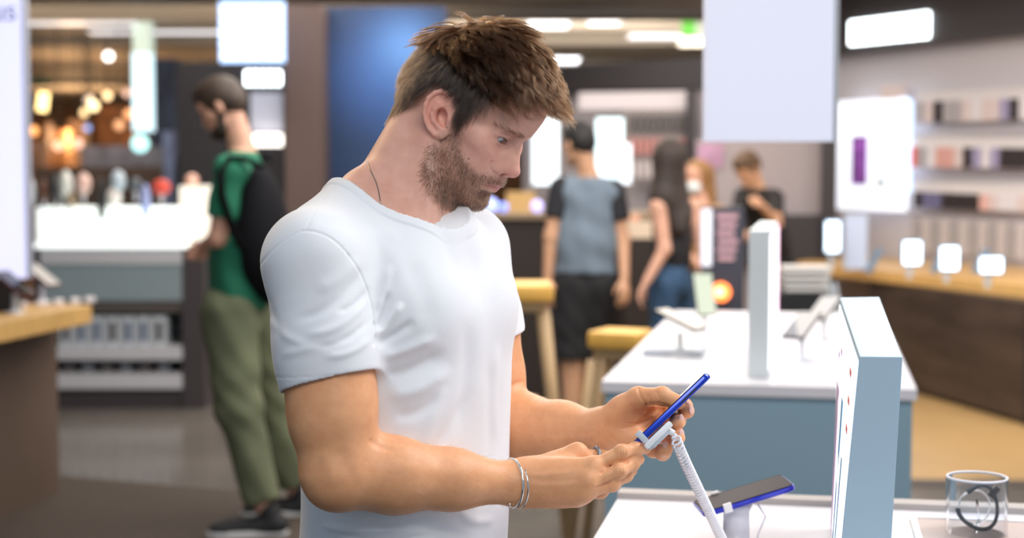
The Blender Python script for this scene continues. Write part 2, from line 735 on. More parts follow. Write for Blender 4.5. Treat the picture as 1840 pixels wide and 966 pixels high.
# right-hand shop wall
WA, WB = P(1500, 316, 13.45), P(1900, 316, 11.3)
wdir = Vector((WB.x - WA.x, WB.y - WA.y, 0)).normalized()
wn = Vector((wdir.y, -wdir.x, 0))
if wn.y > 0: wn = -wn
WE = WA + wdir * 6.5


def wall_at(px, off=0.0):
    """point on the right-hand wall seen in pixel column px, moved off the wall by off"""
    o = WA + wn * off
    a = (px - 920) / FPX
    # X = a * Y ; on line o + t*wdir
    t = (a * o.y - o.x) / (wdir.x - a * wdir.y)
    q = o + wdir * t
    return q, t


def wall_z(py, Y):
    return CAMZ + (P(920, py, Y).z - CAMZ)


m_rwall = mat('display_wall', (.60, .57, .60), .6)
struct(prism('wall_right', [V2(WA), V2(WE), V2(WE - wn * .2), V2(WA - wn * .2)], 0, 3.0, m_rwall))
struct(prism('trim_11', [V2(WA + wn * .32 - wdir * .05), V2(WE + wn * .32), V2(WE), V2(WA - wdir * .05)], 2.53, 3.0, m_dark))
def lerp(a, b, t):
    return a + (b - a) * t


ORD = ['first', 'second', 'third', 'fourth', 'fifth', 'sixth', 'seventh', 'eighth', 'ninth', 'tenth', 'eleventh', 'twelfth', 'thirteenth', 'fourteenth']


def smooth(a, b, x):
    t = np.clip((x - a) / (b - a), 0, 1)
    return t * t * (3 - 2 * t)


def bez(a, b, c, n=14):
    t = np.linspace(0, 1, n)[:, None]
    m = 2 * np.array(b) - (np.array(a) + np.array(c)) / 2
    return (1 - t)**2 * a + 2 * t * (1 - t) * m + t * t * c


def fold_field(V, N, folds, W=1.0):
    px = project(V)
    face = smooth(-.05, .35, -(N @ np.array([0, 1, .06])))
    out = np.zeros(len(V))
    for a, b, c, w, amp in folds:
        pl = bez(np.array(a, float), np.array(b, float), np.array(c, float))
        best = np.full(len(V), 1e9)
        bt = np.zeros(len(V))
        m = (px[:, 0] > pl[:, 0].min() - 4 * w) & (px[:, 0] < pl[:, 0].max() + 4 * w) & (px[:, 1] > pl[:, 1].min() - 4 * w) & (px[:, 1] < pl[:, 1].max() + 4 * w)
        ii = np.where(m)[0]
        if not len(ii):
            continue
        q = px[ii]
        bd = np.full(len(ii), 1e9); tt = np.zeros(len(ii))
        for j in range(len(pl) - 1):
            ab = pl[j + 1] - pl[j]
            t = np.clip(((q - pl[j]) @ ab) / (ab @ ab + 1e-9), 0, 1)
            d = np.linalg.norm(q - pl[j] - t[:, None] * ab, axis=1)
            up = d < bd
            bd[up] = d[up]; tt[up] = (j + t[up]) / (len(pl) - 1)
        env = smooth(0, .25, tt) * smooth(1.0, .75, tt) if w > 3 else 1.0
        out[ii] += amp * .001 * W * np.exp(-(bd / w)**2) * env
    return out * face


# ================================================================== fittings and goods
m_white = mat('white_lacquer', (.73, .72, .77), .35)
m_bluegrey = mat('blue_grey_laminate', (.26, .40, .49), .5)
m_wood = mat('oak_worktop', (.66, .40, .14), .4, noise=(5, .12, (1, 8, 1)))
m_brownb = mat('brown_laminate', (.115, .078, .058), .5, noise=(2, .12))
m_blk = mat('black_plastic', (.02, .02, .022), .35)
m_clear = mat('clear_acrylic', (.92, .95, .98), .04, trans=1.0, ior=1.3)
E1 = emat('screen_white', (.86, .93, 1.0), 1.6)
E2 = emat('screen_blue', (.62, .82, 1.0), 2.2)


def yawdir(a):
    return Vector((math.sin(a), math.cos(a), 0)), Vector((math.cos(a), -math.sin(a), 0))


YA = math.radians(11)
tf, tr = yawdir(YA)       # along the table, across the table


def table_unit(A, length, width, label, lip=.0, back=False):
    """box display table; A = near-left top corner (z = top)"""
    root = empty('display_table', (A.x, A.y, 0), label, 'table', rotz=0)
    B = A + tr * width
    D_ = A + tf * length
    C = B + tf * length
    zt = A.z
    i = .012
    prism('base', [V2(A + tr * i + tf * i), V2(B - tr * i + tf * i), V2(C - tr * i - tf * i), V2(D_ + tr * i - tf * i)], 0, zt - .035, m_bluegrey, root)
    prism('table_top', [V2(A), V2(B), V2(C), V2(D_)], zt - .035, zt, m_white, root, .003)
    return root, A, B, C, D_


A2 = PZ(1080, 684, .9)
t2, *_ = table_unit(A2, 2.45, .90, 'blue-grey box display table with a white top behind the phone in his hands')
E_ = PZ(1109, 895, .9)
A1 = E_ - tf * 1.0
t1, *_ = table_unit(A1, 1.0, 1.15, 'white-topped display table in the bottom right foreground')
prism('back_rail', [V2(E_ + tf * .001 - tr * .0), V2(E_ + tr * 1.15 + tf * .001), V2(E_ + tr * 1.15 + tf * .045), V2(E_ + tf * .045)], 0.0, .911, mat('beige_edge', (.46, .42, .40), .6), t1)

# ---- foreground light box
lb = empty('light_box', tuple(PZ(1560, 1010, .9)), 'slim standing light box with grey edges in the right foreground', 'light box')
def quad_col(px_t, py_t, D, px_b, py_b):
    """top corner and the point where the same edge meets the table"""
    t = P(px_t, py_t, D)
    s = P(px_b, py_b, D)
    k = (t.z - .9) / (t.z - s.z)
    return t, t + (s - t) * k
nl, nlb = quad_col(1545, 640, 2.05, 1513, 966)
nr, nrb = quad_col(1622, 641, 2.05, 1602, 966)
fl, flb = quad_col(1509, 534, 2.62, 1496, 966)
fr, frb = quad_col(1580, 533, 2.62, 1566, 966)
mb = MB(); mb.hexa([nlb, nrb, frb, flb, nl, nr, fr, fl])
bmesh.ops.bevel(mb.bm, geom=list(mb.bm.edges), offset=.0015, segments=2, affect='EDGES', profile=.6)
mb.build('housing', mat('grey_blue_frame', (.44, .58, .68), .45), lb)
top_in = [lerp(np.array(a), np.array(b), t) for a, b, t in ((nl, nr, .06), (nr, nl, .06))]
def face_pt(u, v, off=.0015):
    """u along the lit face from near to far edge, v up"""
    a = Vector(nlb).lerp(Vector(flb), u); b = Vector(nl).lerp(Vector(fl), u)
    q = a.lerp(b, v)
    n = (Vector(fl) - Vector(nl)).cross(Vector(nlb) - Vector(nl)).normalized()
    if n.x > 0: n = -n
    return q + n * off
def face_slab(name, u0, u1, v0, v1, material, parent, off=.0, th=.0015):
    mb = MB()
    p = [(u0, v0), (u1, v0), (u1, v1), (u0, v1)]
    mb.hexa([face_pt(*p[0], off), face_pt(*p[1], off), face_pt(*p[1], off + th), face_pt(*p[0], off + th), face_pt(*p[3], off), face_pt(*p[2], off), face_pt(*p[2], off + th), face_pt(*p[3], off + th)])
    return mb.build(name, material, parent)
scr = face_slab('screen', .025, .975, .03, .975, emat('lightbox_white', (.92, .94, 1), .85), lb)
m_teal = mat('teal_print', (.02, .22, .42), .5)
m_lilac = mat('lilac_print', (.62, .45, .70), .5)
m_redp = mat('coral_print', (.85, .22, .18), .5)
mb = MB()
for (u0, u1, v0, v1, mm) in ((.38, .44, .05, .72, m_teal), (.20, .235, .08, .55, m_teal), (.62, .78, .10, .70, m_lilac)):
    face_slab('printed_stripe', u0, u1, v0, v1, mm, lb, .0045, .0006)
for (u, v) in ((.14, .90), (.12, .80), (.10, .70), (.60, .86), (.72, .82)):
    face_slab('printed_mark', u - .03, u + .03, v - .012, v + .012, m_redp if u < .3 else m_lilac, lb, .0045, .0006)

# ---- phone in his hands
def phone(name, c, xd, nd_, L_, W_, T_, mats, label, cat='phone', group=None, parent=None):
    """c centre, xd long axis, nd_ screen normal"""
    xd = Vector(xd).normalized(); nd_ = Vector(nd_); nd_ = (nd_ - xd * nd_.dot(xd)).normalized(); wd = nd_.cross(xd)
    Rm = Matrix((xd, wd, nd_)).transposed()
    root = empty(name, tuple(c), label, cat, group)
    def rbox(L, W, T, off, r, mname, m_, par):
        mb = MB()
        pts = []
        for (sx, sy) in ((1, 1), (-1, 1), (-1, -1), (1, -1)):
            for k in range(5):
                a = math.atan2(sy, sx) - math.pi / 4 + k * math.pi / 8
                pts.append((sx * (L / 2 - r) + math.cos(a) * r, sy * (W / 2 - r) + math.sin(a) * r))
        rings = []
        for z, k in ((-T / 2, -.0018), (-T / 2 + .0012, -.0004), (-T * .1, 0), (T * .1, 0), (T / 2 - .0010, -.0004), (T / 2, -.0014)):
            rings.append([mb.bm.verts.new(Vector(c) + Rm @ Vector((x * (1 + 2 * k / L), y * (1 + 2 * k / W), z + off))) for x, y in pts])
        for A_, B_ in zip(rings, rings[1:]):
            for i in range(len(pts)):
                mb.bm.faces.new((A_[i], A_[(i + 1) % len(pts)], B_[(i + 1) % len(pts)], B_[i]))
        mb.bm.faces.new(rings[0][::-1]); mb.bm.faces.new(rings[-1])
        return mb.build(mname, m_, par, auto=True)
    body_ = rbox(L_, W_, T_, 0, .010, 'phone_case', mats[0], root)
    rbox(L_ - .004, W_ - .004, .0012, T_ / 2 + .0002, .009, 'screen', mats[1], root)
    return root, Rm


m_blue = mat('blue_metal', (.006, .040, .46), .26, .5, coat=.5)
m_blk_gl = mat('black_glass', (.012, .010, .012), .06, coat=1.0)
ph_b, ph_t = P(1142, 799, 2.118), P(1274, 673, 2.150)
ph_ax = (ph_t - ph_b).normalized()
ph_n = Vector((-.68, .14, .70)); ph_n = (ph_n - ph_ax * ph_n.dot(ph_ax)).normalized()
ph_w = ph_n.cross(ph_ax)
if ph_w.y < 0: ph_w = -ph_w
ph_c = (ph_b + ph_t) / 2 + ph_w * .037
pr_, Rp = phone('smartphone', ph_c, ph_ax, ph_n, (ph_t - ph_b).length + .004, .074, .0092, (m_blue, m_blk_gl), 'blue smartphone held in both hands of the man in white')
def pl(a, w, n):       # point in the phone's own axes
    return ph_c + ph_ax * a + ph_w * w + ph_n * n
m_brk = mat('grey_bracket', (.50, .55, .60), .4)
m_brw = mat('white_bracket', (.82, .83, .85), .4)
br = empty('security_bracket', tuple(pl(-.05, -.03, -.01)), 'grey and white anti-theft bracket clamped round the blue phone in his hands', 'bracket')
RmB = Matrix((ph_ax, ph_w, ph_n)).transposed()
MB().box(tuple(pl(-.040, -.020, -.0115)), (.050, .052, .009), rot=RmB, bevel=.003).build('back_plate', m_brw, br, auto=True)
MB().box(tuple(pl(-.042, -.030, -.0175)), (.030, .026, .006), rot=RmB, bevel=.002).build('lock_block', m_brk, br, auto=True)
MB().box(tuple(pl(-.058, -.0395, -.004)), (.009, .004, .030), rot=RmB, bevel=.001).build('clamp', m_brk, br, auto=True)
MB().box(tuple(pl(-.058, -.034, .0078)), (.011, .014, .004), rot=RmB, bevel=.0015).build('clamp_jaw', m_brw, br, auto=True)
MB().cyl(tuple(pl(-.040, -.0435, -.013)), tuple(pl(-.040, -.0450, -.013)), .0022, 12).build('screw_hole', m_blk, br)
MB().cyl(tuple(pl(-.024, -.030, -.014)), tuple(pl(-.020, -.030, -.025)), .0052, 16, .0042).build('cord_socket', m_brw, br, auto=True)
# side button of the phone
MB().box(tuple(pl(.030, -.0375, -.001)), (.030, .0012, .0022), rot=RmB).build('side_button', m_blk, pr_)

# coiled cord
c0 = pl(-.020, -.030, -.025); c3 = P(1312, 1000, 2.43)
c1 = P(1224, 822, 2.14); c2 = P(1258, 880, 2.27)
def bez3(t):
    return c0 * (1 - t)**3 + c1 * 3 * t * (1 - t)**2 + c2 * 3 * t * t * (1 - t) + c3 * t**3
NT, PER = 44, 14
pts = []
N_ = NT * PER
path = [bez3(i / 200) for i in range(201)]
cum = [0]
for a, b in zip(path, path[1:]): cum.append(cum[-1] + (b - a).length)
tot = cum[-1]
prev_u = Vector((0, 1, 0))
for i in range(N_ + 1):
    s = i / N_ * tot
    j = min(199, int(np.searchsorted(cum, s)) - 1 if s > 0 else 0); j = max(j, 0)
    f_ = (s - cum[j]) / (cum[j + 1] - cum[j])
    p = path[j].lerp(path[j + 1], f_)
    t_ = (path[j + 1] - path[j]).normalized()
    u_ = (prev_u - t_ * prev_u.dot(t_)).normalized(); prev_u = u_
    w_ = t_.cross(u_)
    a = i / PER * 2 * math.pi
    r_ = .0066 * min(1, i / (PER * 1.2))
    pts.append(p + u_ * math.cos(a) * r_ + w_ * math.sin(a) * r_)
cord = MB().tube(pts, .0017, n=7).build('coiled_cord', mat('white_cord', (.84, .85, .90), .4), None, True)
prop(cord, 'white coiled security cord hanging from the phone he holds', 'cord')
puck = MB().lathe(tuple(P(1312, 1000, 2.43).xy) + (.9,), [(.022, 0), (.022, .008), (.018, .014), (.008, .016), (.004, .022)], 28).build('cord_base', m_white, cord, True)

# ---- second phone lying on its stand
sp_c = P(1338, 893, 2.50)
ax_ = (P(1420, 868, 2.50) - P(1256, 918, 2.48)).normalized()
p2, R2 = phone('smartphone', sp_c + Vector((0, .012, 0)), ax_, Vector((-.25, -.09, .96)), .158, .074, .009, (mat('deep_blue_metal', (.015, .03, .50), .2, .4, coat=.6), mat('dark_screen', (.030, .016, .016), .4, ior=1.15)), 'dark-screened blue phone resting on a stand on the foreground table')
w2 = Vector(R2.col[1]); n2 = Vector(R2.col[2])
def p2l(a, w, n): return sp_c + Vector((0, .012, 0)) + ax_ * a + w2 * w + n2 * n
sgn = 1 if w2.z < 0 else -1
st = empty('phone_stand', tuple(Vector((p2l(0, 0, 0).x, p2l(0, 0, 0).y, .9))), 'translucent white stand carrying the phone on the foreground table', 'phone stand')
pc = p2l(-.015, 0, -.010)
m_trans = mat('frosted_acrylic', (.80, .83, .90), .25, trans=.35)
MB().lathe((pc.x, pc.y, .9), [(.030, 0), (.030, .004), (.022, .008), (.021, max(.02, pc.z - .9 - .012)), (.026, pc.z - .9)], 32).build('pedestal', m_trans, st, True)
for sg_ in (1, -1):
    MB().box(tuple(p2l(-.038, sg_ * .037, .001)), (.014, .005, .016), rot=Matrix((ax_, w2, n2)).transposed(), bevel=.0015).build('clip', m_brw, st, auto=True)
MB().tube([p2l(-.02 + .045 * math.cos(a), sgn * .010 + .032 * math.sin(a), -.012) for a in [i * math.pi / 12 for i in range(13)]], .0016, n=8).build('wire_loop', mat('grey_wire', (.55, .6, .7), .3), st, True)
cb = [pc + Vector((.035, .0, 0)), pc + Vector((.048, .0, -.02)), pc + Vector((.036, 0, -.05)), Vector((pc.x + .034, pc.y, .902))]
MB().tube([cb[0].lerp(cb[1], t) for t in (0, .5, 1)] + cb[2:], .0014, n=6).build('thin_cable', m_white, st, True)

# ---- clear tube with a fitness band in it
gc = PZ(1754, 960, .9)
jar = empty('display_tube', tuple(gc), 'clear acrylic tube standing on the foreground table at the far right', 'display case')
Hj = (P(1754, 857, gc.y).z - .9)
MB().lathe(tuple(gc), [(.0505, .0), (.0505, Hj - .001), (.0495, Hj), (.0470, Hj), (.0460, Hj - .001), (.0460, .004), (.0001, .004)], 56).build('tube_wall', m_clear, jar, auto=True)
MB().tube([gc + Vector((math.cos(a) * .0483, math.sin(a) * .0483, Hj + .0002)) for a in [i * 2 * math.pi / 56 for i in range(56)]], .0022, n=8, closed=True).build('rim', m_white, jar, True)
band = empty('fitness_band', (gc.x, gc.y, .905), 'black fitness band on a clear holder inside the acrylic tube', 'fitness band')
bc = gc + Vector((.002, 0, .047))
ring = [bc + Vector((math.cos(a) * .033, .006 * math.sin(a * 2), math.sin(a) * .036 + .004 * math.sin(2 * a))) for a in [math.radians(-175 + i * 7) for i in range(44)]]
MB().tube(ring, .0040, n=8, flat=(1, .35)).build('strap', mat('dark_rubber', (.045, .05, .06), .5), band, True)
MB().box(tuple(bc + Vector((.026, -.002, .026))), (.012, .010, .022), rot=Matrix.Rotation(math.radians(38), 3, 'Y'), bevel=.003).build('tracker', m_blk, band, auto=True)
MB().tube([bc + Vector((math.cos(a) * .026 - .006, 0, math.sin(a) * .029)) for a in [i * 2 * math.pi / 36 for i in range(36)]], .0018, n=8, closed=True).build('clear_holder', m_clear, band, True)
MB().tube([gc + Vector((.0, 0, .004)), gc + Vector((.004, 0, .030)), gc + Vector((.0, 0, .060))], .0020, n=8).build('holder_stem', m_clear, band, True)

# ---- acrylic mats with white outlines
def frame_mat(c, sx, sy, w, label, pad):
    root = empty('display_mat', tuple(c), label, 'mat')
    for (a, b, la, lb_) in ((0, sy / 2, sx, w), (0, -sy / 2, sx, w), (sx / 2, 0, w, sy), (-sx / 2, 0, w, sy)):
        q = Vector(c) + tr * a + tf * b
        MB().box((q.x, q.y, .9035), (la + (w if lb_ == w and la == sx else 0), lb_, .005), rz=-YA, bevel=.0008).build('white_border', mat('bright_white', (.92, .92, .94), .3), root)
    MB().box((c[0], c[1], .9015), (sx - w, sy - w, .003), rz=-YA).build('pad', pad, root)
m_pad = mat('beige_pad', (.50, .40, .37), .5)
cm = PZ(1735, 966, .9) + tr * .0 - tf * .05
frame_mat(PZ(1640, 931, .9) + tr * .17 - tf * .115, .34, .22, .011, 'white-bordered beige display mat under the acrylic tube', m_pad)

# ---- hanging white panel
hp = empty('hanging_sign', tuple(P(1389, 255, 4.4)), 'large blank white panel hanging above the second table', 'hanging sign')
panel_box('panel', 1269, 1503, -190, 254, 4.4, .05, mat('panel_white', (.74, .77, .90), .5, emit=(.78, .82, 1.0), estr=.26), hp, bevel=.002)  # weak emission added to make the white panel brighter
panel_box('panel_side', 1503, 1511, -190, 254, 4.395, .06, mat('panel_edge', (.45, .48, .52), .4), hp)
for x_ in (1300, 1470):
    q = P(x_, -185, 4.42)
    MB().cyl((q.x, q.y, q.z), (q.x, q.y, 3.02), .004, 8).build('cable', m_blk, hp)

# ---- second light box on the blue-grey table
lb2 = empty('light_box', tuple(PZ(1362, 676, .9)), 'tall thin white light box standing on the second table', 'light box')
n0 = PZ(1343, 678, .9); w_ = tr * .063; l_ = tf * .95
zt = P(1343, 414, n0.y).z
prism('housing', [V2(n0), V2(n0 + w_), V2(n0 + w_ + l_), V2(n0 + l_)], .9, zt, mat('pale_housing', (.70, .76, .78), .45), lb2, .002)
prism('lit_face', [V2(n0 + w_ + tf * .02), V2(n0 + w_ + tr * .003 + tf * .02), V2(n0 + w_ + l_ + tr * .003 - tf * .03), V2(n0 + w_ + l_ - tf * .03)], .92, zt - .015, emat('box_glow', (.95, .93, 1.0), 1.5), lb2)
prism('pink_edge', [V2(n0 + w_ + l_ - tf * .03), V2(n0 + w_ + l_ + tr * .004 - tf * .03), V2(n0 + w_ + l_ + tr * .004), V2(n0 + w_ + l_)], .92, zt - .01, emat('pink_glow', (1.0, .25, .55), 1.2), lb2)


# ---- phones on stands, shared builder for the shop's demo phones
def demo_phone(px, py_base, z, name, label, lit=None, size=1.0, yaw=0.0, group='demo phones', tilt=1.1, red=False, D=None):
    b = PZ(px, py_base, z) if D is None else Vector((P(px, 316, D).x, D, z))
    root = empty(name, tuple(b), label, 'phone', group)
    k = size
    Rz = Matrix.Rotation(yaw, 3, 'Z')
    MB().lathe(tuple(b), [(.035 * k, 0), (.035 * k, .006 * k), (.010 * k, .010 * k), (.008 * k, .07 * k)], 16).build('stand', m_brw, root, True)
    Rt = Rz @ Matrix.Rotation(-tilt, 3, 'X')
    cc = b + Vector((0, 0, .105 * k)) 
    MB().box(tuple(cc), (.072 * k, .15 * k, .009 * k), rot=Rz @ Matrix.Rotation(tilt, 3, 'X'), bevel=.002).build('handset', mat('dark_red_case', (.10, .03, .035), .3) if red else m_blk, root)
    up = Rz @ Matrix.Rotation(tilt, 3, 'X') @ Vector((0, 0, 1))
    if up.y > 0 and abs(up.y) > .2: up = -up if False else up
    sgn_ = -1 if (Rz @ Matrix.Rotation(tilt, 3, 'X') @ Vector((0, 0, 1))).y > 0 else 1
    MB().box(tuple(cc + up * sgn_ * .0052 * k), (.066 * k, .142 * k, .002), rot=Rz @ Matrix.Rotation(tilt, 3, 'X')).build('screen', lit or m_blk_gl, root)
    return root


demo_phone(1222, 640, .9, 'demo_phone', 'slim phone tilted on a stand at the left of the second table', size=1.15, yaw=.9, tilt=.35)
demo_phone(1440, 648, .9, 'demo_phone', 'phone on a stand to the right of the tall light box on the second table', size=1.1, yaw=-.6, tilt=.45)
demo_phone(1480, 610, .9, 'demo_phone', 'phone on a stand at the back right of the second table', size=1.1, yaw=-.6, tilt=.45)
demo_phone(1265, 585, .9, 'demo_phone', 'upright pale-backed phone at the back of the second table', lit=mat('pale_green', (.55, .62, .50), .4), size=1.2, yaw=.3, tilt=1.25)
q = PZ(1215, 632, .9)
pad = MB().box((q.x, q.y, .912), (.20, .30, .024), rz=-YA, bevel=.003).build('display_block', mat('pale_grey_block', (.58, .62, .68), .5))
prop(pad, 'low pale grey display block on the left of the second table', 'display block')

# ---- dark kiosk with text panel and orange lamp, slim white panel beside it
ks = empty('kiosk', tuple(Vector((P(1310, 500, 7.5).x, 7.5, 0))), 'dark grey kiosk with a printed panel and an orange lamp', 'kiosk')
D = 7.5
panel_box('body', 1266, 1338, 372, 795, D, .18, mat('kiosk_grey', (.055, .055, .075), .4), ks, zlo=0)
for i in range(6):
    panel_box('text_line', 1288 + (i % 2) * 2, 1326 - (i % 3) * 3, 384 + i * 15, 393 + i * 15, D - .006, .005, emat('pink_text', (.50, .30, .33), .30), ks)
cyl_c = P(1295, 524, D - .004)
MB().cyl(tuple(cyl_c), tuple(cyl_c - Vector((0, .02, 0))), .045, 28).build('orange_lamp', emat('orange_glow', (1.0, .22, .05), 3.0), ks)
cyl_i = P(1293, 524, D - .03)
MB().cyl(tuple(cyl_i), tuple(cyl_i - Vector((0, .003, 0))), .018, 20).build('lamp_core', emat('pale_orange_glow', (1.0, .62, .42), 2.5), ks)
sw = panel_box('side_panel', 1262, 1279, 376, 478, 7.45, .048, emat('soft_white', (.80, .80, .88), .55), ks)

# ---- black table with a white printer-like rack behind the light boxes
bt = empty('low_table', tuple(Vector((P(1450, 500, 8.3).x, 8.3, 0))), 'black table under the white rack beside the wooden counter', 'table')
panel_box('front', 1400, 1500, 528, 820, 8.3, .5, m_blk, bt, zlo=0)
for xx in (1490, 1500):
    c_ = P(xx, 508, 8.3)
    MB().tube([c_, c_ + Vector((.03, 0, -.20))], .012, n=8).build('leg', m_brk, bt)
rk = empty('white_rack', tuple(P(1455, 528, 8.4)), 'white slotted rack on the black table', 'rack')
for i in range(4):
    panel_box('tray', 1408 + i * 2, 1496 - i * 3, 480 + i * 12, 487 + i * 12, 8.35, .22, mat('rack_white', (.66, .64, .62), .5), rk)
panel_box('rack_back', 1412, 1490, 478, 524, 8.5, .05, mat('rack_grey', (.42, .41, .41), .5), rk)

# ---- wooden counter of the right-hand shop
ct = empty('wooden_counter', tuple(PZ(1700, 730, 0)), 'long dark counter with a pale oak worktop in the right-hand shop', 'counter')
zc = .83
N0, N1 = PZ(1432, 470, zc), PZ(1840, 511, zc)
nd2 = Vector((N1.x - N0.x, N1.y - N0.y, 0)).normalized()
N1e = N1 + nd2 * .9
back = Vector((-nd2.y, nd2.x, 0))
if back.x < 0: back = -back
B0, _ = wall_at(1508, .03); B1 = WE + wn * .03
prism('worktop', [V2(N1e), V2(B1), V2(B0), V2(N0)], zc - .085, zc, m_wood, ct, .006)
F0, F1 = PZ(1560, 684, 0), PZ(1838, 765, 0)
fd = Vector((F1.x - F0.x, F1.y - F0.y, 0)).normalized()
F1e = F1 + fd * .0
prism('base', [V2(F1e), V2(F1e + Vector((1.6, .2, 0))), V2(B0 + Vector((.6, -.5, 0))), V2(F0 + Vector((.25, 0, 0))), V2(F0)], .04, zc - .085, mat('dark_walnut', (.050, .034, .026), .45, noise=(1.5, .35, (1, 1, 6))), ct)
prism('plinth', [V2(F1e + Vector((.03, .03, 0))), V2(F1e + Vector((1.5, .25, 0))), V2(B0 + Vector((.6, -.5, 0))), V2(F0 + Vector((.25, .05, 0))), V2(F0 + Vector((.03, .03, 0)))], 0, .04, m_blk, ct)
cornp = prism('corner_post', [V2(F1 - fd * .02), V2(F1 + Vector((.02, -.06, 0)) + fd * .1), V2(F1 + Vector((.5, 0, 0))), V2(F1 + Vector((.02, .1, 0)))], 0, zc - .086, m_blk, ct)
# return piece of the worktop at the far end
wr = prism('worktop_return', [V2(PZ(1425, 452, zc)), V2(PZ(1500, 470, zc)), V2(PZ(1520, 440, zc)), V2(PZ(1432, 425, zc))], zc - .08, zc + .004, m_wood, ct)

# glowing demo tablets on the counter
gl = emat('demo_glow', (.70, .86, 1.0), 3.2)
gl2 = emat('demo_glow_soft', (.50, .62, .95), .8)
for px, py0, py1, hw, lab, mm in ((1497, 398, 452, 12, 'glowing narrow demo screen at the far left end of the oak counter', gl),
                                  (1640, 434, 474, 15, 'first glowing square demo screen below the lit poster', gl),
                                  (1707, 444, 484, 15, 'second glowing square demo screen, right of the first', gl),
                                  (1782, 463, 489, 19, 'wide low glowing demo screen at the right end of the oak counter', gl)):
    Dg = 11.0 if px < 1600 else 10.2 - (px - 1640) * .006
    base = Vector((P(px, 316, Dg).x, Dg, zc))
    rt = empty('demo_screen', tuple(base), lab, 'screen', 'glowing demo screens on the oak counter')
    panel_box('display', px - hw, px + hw, py0, py1, Dg, .012, mm, rt)
    panel_box('display_back', px - hw - 3, px + hw + 3, py0 - 3, py1 + 3, Dg + .013, .012, mat('screen_back', (.10, .16, .24), .4), rt)
    MB().cyl((base.x, base.y + .05, zc), (base.x, base.y + .03, P(px, py1 - 12, Dg).z), .02, 12).build('foot', m_brk, rt)
for px, hh, lab in ((1541, 418, 'pale blue frosted stand beside the narrow demo screen'), ):
    o = panel_box('frosted_stand', px - 22, px + 18, 385, 452, 11.2, .05, mat('pale_blue_frost', (.55, .65, .85), .3), zlo=zc); prop(o, lab, 'stand')
for px, lab in ((1572, 'small dark blue gadget left of the first square demo screen'), (1765, 'dark tilted gadget behind the wide demo screen'), (1690, 'dark tilted gadget behind the second square demo screen')):
    Dg = 10.7
    b_ = Vector((P(px, 316, Dg).x, Dg, zc))
    o = MB().box(tuple(b_ + Vector((0, 0, .09))), (.05, .02, .19), rot=Matrix.Rotation(.5, 3, 'Y'), bevel=.004).build('gadget', mat('slate_blue', (.16, .24, .34), .4)); prop(o, lab, 'gadget')

# ---- lit sign and poster of the right-hand shop
sa, _ = wall_at(1524, .34); sb, _ = wall_at(1669, .34)
def wall_slab(name, px0, px1, z0, z1, off, th, material, parent=None, bevel=0.0):
    a, _ = wall_at(px0, off); b, _ = wall_at(px1, off)
    return prism(name, [V2(a + wn * th), V2(b + wn * th), V2(b), V2(a)], z0, z1, material, parent, bevel)
sign = empty('lit_sign', tuple(Vector((sa.x, sa.y, 2.6))), 'bright white lit sign on the dark fascia of the right-hand shop', 'sign')
def zpx(py, px, off):
    a, _ = wall_at(px, off)
    return P(px, py, a.y).z
for i in range(7):
    x0 = 1526 + i * 20.5
    zt_, zb_ = zpx(37 - i * 2.6, x0 + 9, .34), zpx(80 - i * 2.0, x0 + 9, .34)
    wall_slab('letter_block', x0, x0 + 17, zb_, zt_, .325, .03, emat('sign_white', (.88, .97, 1.0), 6.0), sign, .01)
ps = empty('lit_poster', tuple(Vector((sa.x, sa.y, 1.2))), 'backlit white poster with a purple phone picture on the display wall', 'poster')
zb, ztt = zpx(378, 1570, .2), zpx(178, 1570, .2)
wall_slab('poster_face', 1510, 1630, zb, ztt, .12, .06, emat('poster_white', (.84, .90, 1.0), .98), ps, .004)
z0_, z1_ = zpx(332, 1543, .2), zpx(244, 1543, .2)
m_gal = mat('purple_picture', (.25, .08, .40), .4, emit=(.30, .10, .45), estr=.12, noise=(14, .9))
wall_slab('phone_picture', 1529, 1557, z0_, z1_, .185, .006, m_gal, ps)
wall_slab('small_picture', 1574, 1590, zpx(334, 1580, .2), zpx(322, 1580, .2), .185, .005, mat('grey_green', (.35, .42, .40), .5), ps)
wall_slab('poster_glow_edge', 1630, 1636, zb + .15, ztt - .02, .12, .05, emat('edge_blue', (.55, .75, 1.0), 1.5), ps)
ox = wall_slab('small_box', 1592, 1628, zpx(178, 1610, .2), zpx(152, 1610, .2), .10, .08, mat('pale_pink_box', (.72, .62, .62), .6)); prop(ox, 'pale pinkish box sitting on top of the lit poster', 'box')

